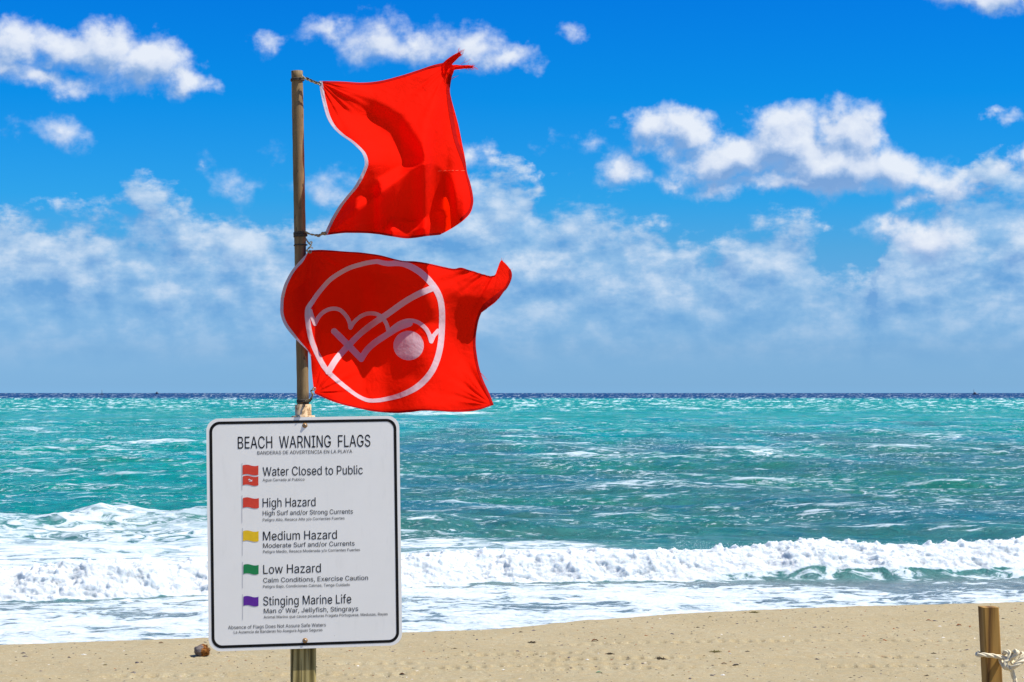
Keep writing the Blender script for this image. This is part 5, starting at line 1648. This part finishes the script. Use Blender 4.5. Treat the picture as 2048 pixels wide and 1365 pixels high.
lay('dry_leaf', leaf(0.116, 0.027, .5, 3), M_LEAF, 1190, 1283, .5, 'curled brown leaf, largest dark scrap on the sand right of the sign', 'leaf', 'dry leaves and weed on the beach')
lay('dry_leaf', leaf(0.082, 0.021, .6, 5), M_LEAFR, 1918, 1252, .2, 'small flat reddish leaf on the sand left of the rope post', 'leaf', 'dry leaves and weed on the beach')
lay('dry_leaf', leaf(0.054, 0.018, .7, 7), M_LEAFR, 1940, 1254.5, 1.3, 'tiny red-brown leaf scrap right beside the rope post', 'leaf', 'dry leaves and weed on the beach')
lay('dry_leaf', leaf(0.088, 0.018, .5, 9), M_LEAFR, 1857, 1242, -.4, 'thin orange-brown curled leaf near the waterline at the right', 'leaf', 'dry leaves and weed on the beach')
lay('dry_leaf', leaf(0.075, 0.018, .5, 11), M_LEAF, 322, 1287, .2, 'narrow brown leaf on the sand edge left of the coconut', 'leaf', 'dry leaves and weed on the beach')
lay('dry_leaf', leaf(0.082, 0.018, .4, 13), M_LEAF, 1448, 1328.5, .1, 'flat brown leaf just left of the white shell', 'leaf', 'dry leaves and weed on the beach')
lay('dry_leaf', leaf(0.068, 0.018, .5, 15), M_LEAF, 804, 1350, .1, 'dark brown leaf at the bottom of the picture just right of the sign post', 'leaf', 'dry leaves and weed on the beach')
lay('seaweed_clump', weed(0.077, 2, 10), M_WEED, 1218, 1309, .2, 'small dark seaweed clump below the curled brown leaf', 'seaweed', 'dry leaves and weed on the beach')
lay('seaweed_clump', weed(0.119, 4, 8), M_WEED, 1322, 1319, .1, 'stretched dark seaweed scrap between the green fragment and the shell', 'seaweed', 'dry leaves and weed on the beach')
lay('seaweed_clump', weed(0.112, 6, 8), M_OLIVE, 1430, 1305, .1, 'olive seaweed sprig with long thin stalks above the white shell', 'seaweed', 'dry leaves and weed on the beach')
lay('seaweed_clump', weed(0.084, 8, 8), M_WEED, 1064, 1286, 0, 'faint brown weed strand near the water edge right of the sign', 'seaweed', 'dry leaves and weed on the beach')
lay('seaweed_clump', weed(0.091, 10, 9), M_OLIVE, 1510, 1226, 0, 'olive weed lying right on the crest of the sand near the foam', 'seaweed', 'dry leaves and weed on the beach')
lay('seashell', shell(.052), M_SHELL, 1471, 1331, .3, 'bleached white shell on the sand in the right half of the beach', 'shell')
lay('plastic_fragment', leaf(.085, .014, .35, 21), M_PLAS, 1198, 1345.5, .3, 'small bright green plastic scrap on the sand near the bottom edge', 'litter')
for i, (px, py, r_, lb) in enumerate(((1424, 1352, .022, 'dark round pebble near the bottom edge below the white shell'), (1380, 1358, .020, 'dark pebble at the bottom edge left of the pebble below the shell'),
                                      (1346, 1269, .018, 'lone dark pebble on the upper sand near the foam, right of the brown leaf'), (1285, 1328, .018, 'dark pebble directly left of the stretched seaweed scrap'),
                                      (1138, 1316, .020, 'dark pebble under the tyre tread marks left of the seaweed clump'), (954, 1280, .018, 'small dark pebble close to the foam, first right of the sign'),
                                      (1035, 1303, .020, 'dark pebble at the start of the tyre tread marks'), (274, 1326, .022, 'dark pebble on the sand between the left edge and the coconut'))):
    lay('pebble', lump(r_ * 1.3, r_, r_ * .75, 10 + i * 3, 10, 7, .25), M_STONE, px, py, i, lb, 'pebble', 'dark pebbles on the beach')


def grit():
    """crumbs of shell, weed and bark all over the beach, too many to count"""
    rn = random.Random(9); V, F, MI = [], [], []
    for i in range(2600):
        x = rn.uniform(-10.4, 10.4); y = rn.uniform(22.6, 35.5)
        if y > crest(x) + .1: continue
        z = float(ZG(x, y)); s_ = rn.uniform(.006, .012) * (1.9 if rn.random() < .12 else 1)
        el = rn.uniform(.9, 2.6); a = rn.gauss(0, .6); o_ = len(V); ca, sa = math.cos(a), math.sin(a)
        for (u, v, w) in ((-1, 0, 0), (0, -.6, .1), (1, 0, 0), (0, .6, .1), (rn.uniform(-.3, .3), 0, .8), (0, 0, -.5)):
            u *= el
            V.append((x + (u * ca - v * sa) * s_, y + (u * sa + v * ca) * s_, z + w * s_))
        F += [tuple(o_ + q for q in f) for f in ((0, 1, 4), (1, 2, 4), (2, 3, 4), (3, 0, 4), (1, 0, 5), (2, 1, 5), (3, 2, 5), (0, 3, 5))]
        mi = rn.choices(range(5), (5, 3, 1.2, 1.0, .5))[0]; MI += [mi] * 8
    o = seg_mesh('beach_grit', V, F, smooth=False, mats=[M_STONE, M_WEED, M_LEAFR, M_OLIVE, M_SHELL], mat_idx=MI)
    o['kind'] = 'stuff'


_gx = np.linspace(-10.5, 10.5, 421); _gy = np.linspace(22.3, 36.5, 285)
_GZ = ground_z(*np.meshgrid(_gx, _gy), True)


def ZG(x, y):
    return _GZ[int(round((y - 22.3) / .05)), int(round((x + 10.5) / .05))]


grit()


# ------------------------------------------------------------------ boats at the horizon
M_HULL = simple_mat('dark_blue_hull', (.02, .03, .06), .5)
M_SUP = simple_mat('blue_grey_deckhouse', (.05, .07, .12), .5)
M_MAST = simple_mat('grey_mast', (.10, .12, .16), .5)


def box(x0, x1, y0, y1, z0, z1, tx=0.0):
    V = [(x0, y0, z0), (x1, y0, z0), (x1, y1, z0), (x0, y1, z0), (x0 + tx, y0, z1), (x1 - tx, y0, z1), (x1 - tx, y1, z1), (x0 + tx, y1, z1)]
    return V, [(3, 2, 1, 0), (4, 5, 6, 7), (0, 1, 5, 4), (1, 2, 6, 5), (2, 3, 7, 6), (3, 0, 4, 7)]


def hull(L, B, H):
    V, F = [], []; n = 11
    for i in range(n):
        t = i / (n - 1); w = B / 2 * (math.sin(math.pi * min(1, .25 + t * .75)) ** .6 if t > .05 else .75); sh = H * (1 + .25 * t * t)
        x = L * (t - .5)
        V += [(x, -w, sh), (x, -w * .7, 0), (x, w * .7, 0), (x, w, sh)]
    for i in range(n - 1):
        a = i * 4
        F += [(a, a + 1, a + 5, a + 4), (a + 1, a + 2, a + 6, a + 5), (a + 2, a + 3, a + 7, a + 6), (a + 3, a, a + 4, a + 7)]
    F += [(0, 3, 2, 1), tuple(range(4 * n - 4, 4 * n))]
    return V, F


def boat(px, D, L, kind, label):
    x = (px - 1024) / FPX * D
    t = thing('distant_boat', label, 'boat', (x, D, -.3), 'boats on the horizon')
    t.rotation_euler = (0, 0, 0)
    seg_mesh('hull', *hull(L, L * .26, L * .13), M_HULL, t)
    if kind == 'sail':
        seg_mesh('cabin', *box(-L * .2, L * .15, -L * .07, L * .07, L * .12, L * .22, L * .03), M_SUP, t)
        seg_mesh('mast', *tube([(L * .02, 0, L * .12), (L * .02, 0, L * 1.25)], [L * .07, L * .045], 8), M_MAST, t)
    elif kind == 'ship':
        seg_mesh('deckhouse', *box(-L * .3, L * .3, -L * .1, L * .1, L * .13, L * .50, L * .04), M_SUP, t)
        seg_mesh('wheelhouse', *box(-L * .12, L * .2, -L * .08, L * .08, L * .50, L * .62, L * .03), M_SUP, t)
    else:
        seg_mesh('wheelhouse', *box(-L * .38, L * .12, -L * .1, L * .1, L * .13, L * .42, L * .09), M_SUP, t)
        seg_mesh('mast', *tube([(-L * .30, 0, L * .40), (-L * .30, 0, L * .95)], [L * .035, L * .02], 8), M_MAST, t)


boat(204, 5200, 10.5, 'sail', 'tiny dark sailing boat with a bare mast on the horizon at the far left')
boat(314, 7000, 14, 'ship', 'tiny boxy grey boat on the horizon right of the bare-masted sailing boat')
boat(1951, 5200, 16, 'motor', 'tiny dark motor boat with a thin mast on the horizon at the far right')
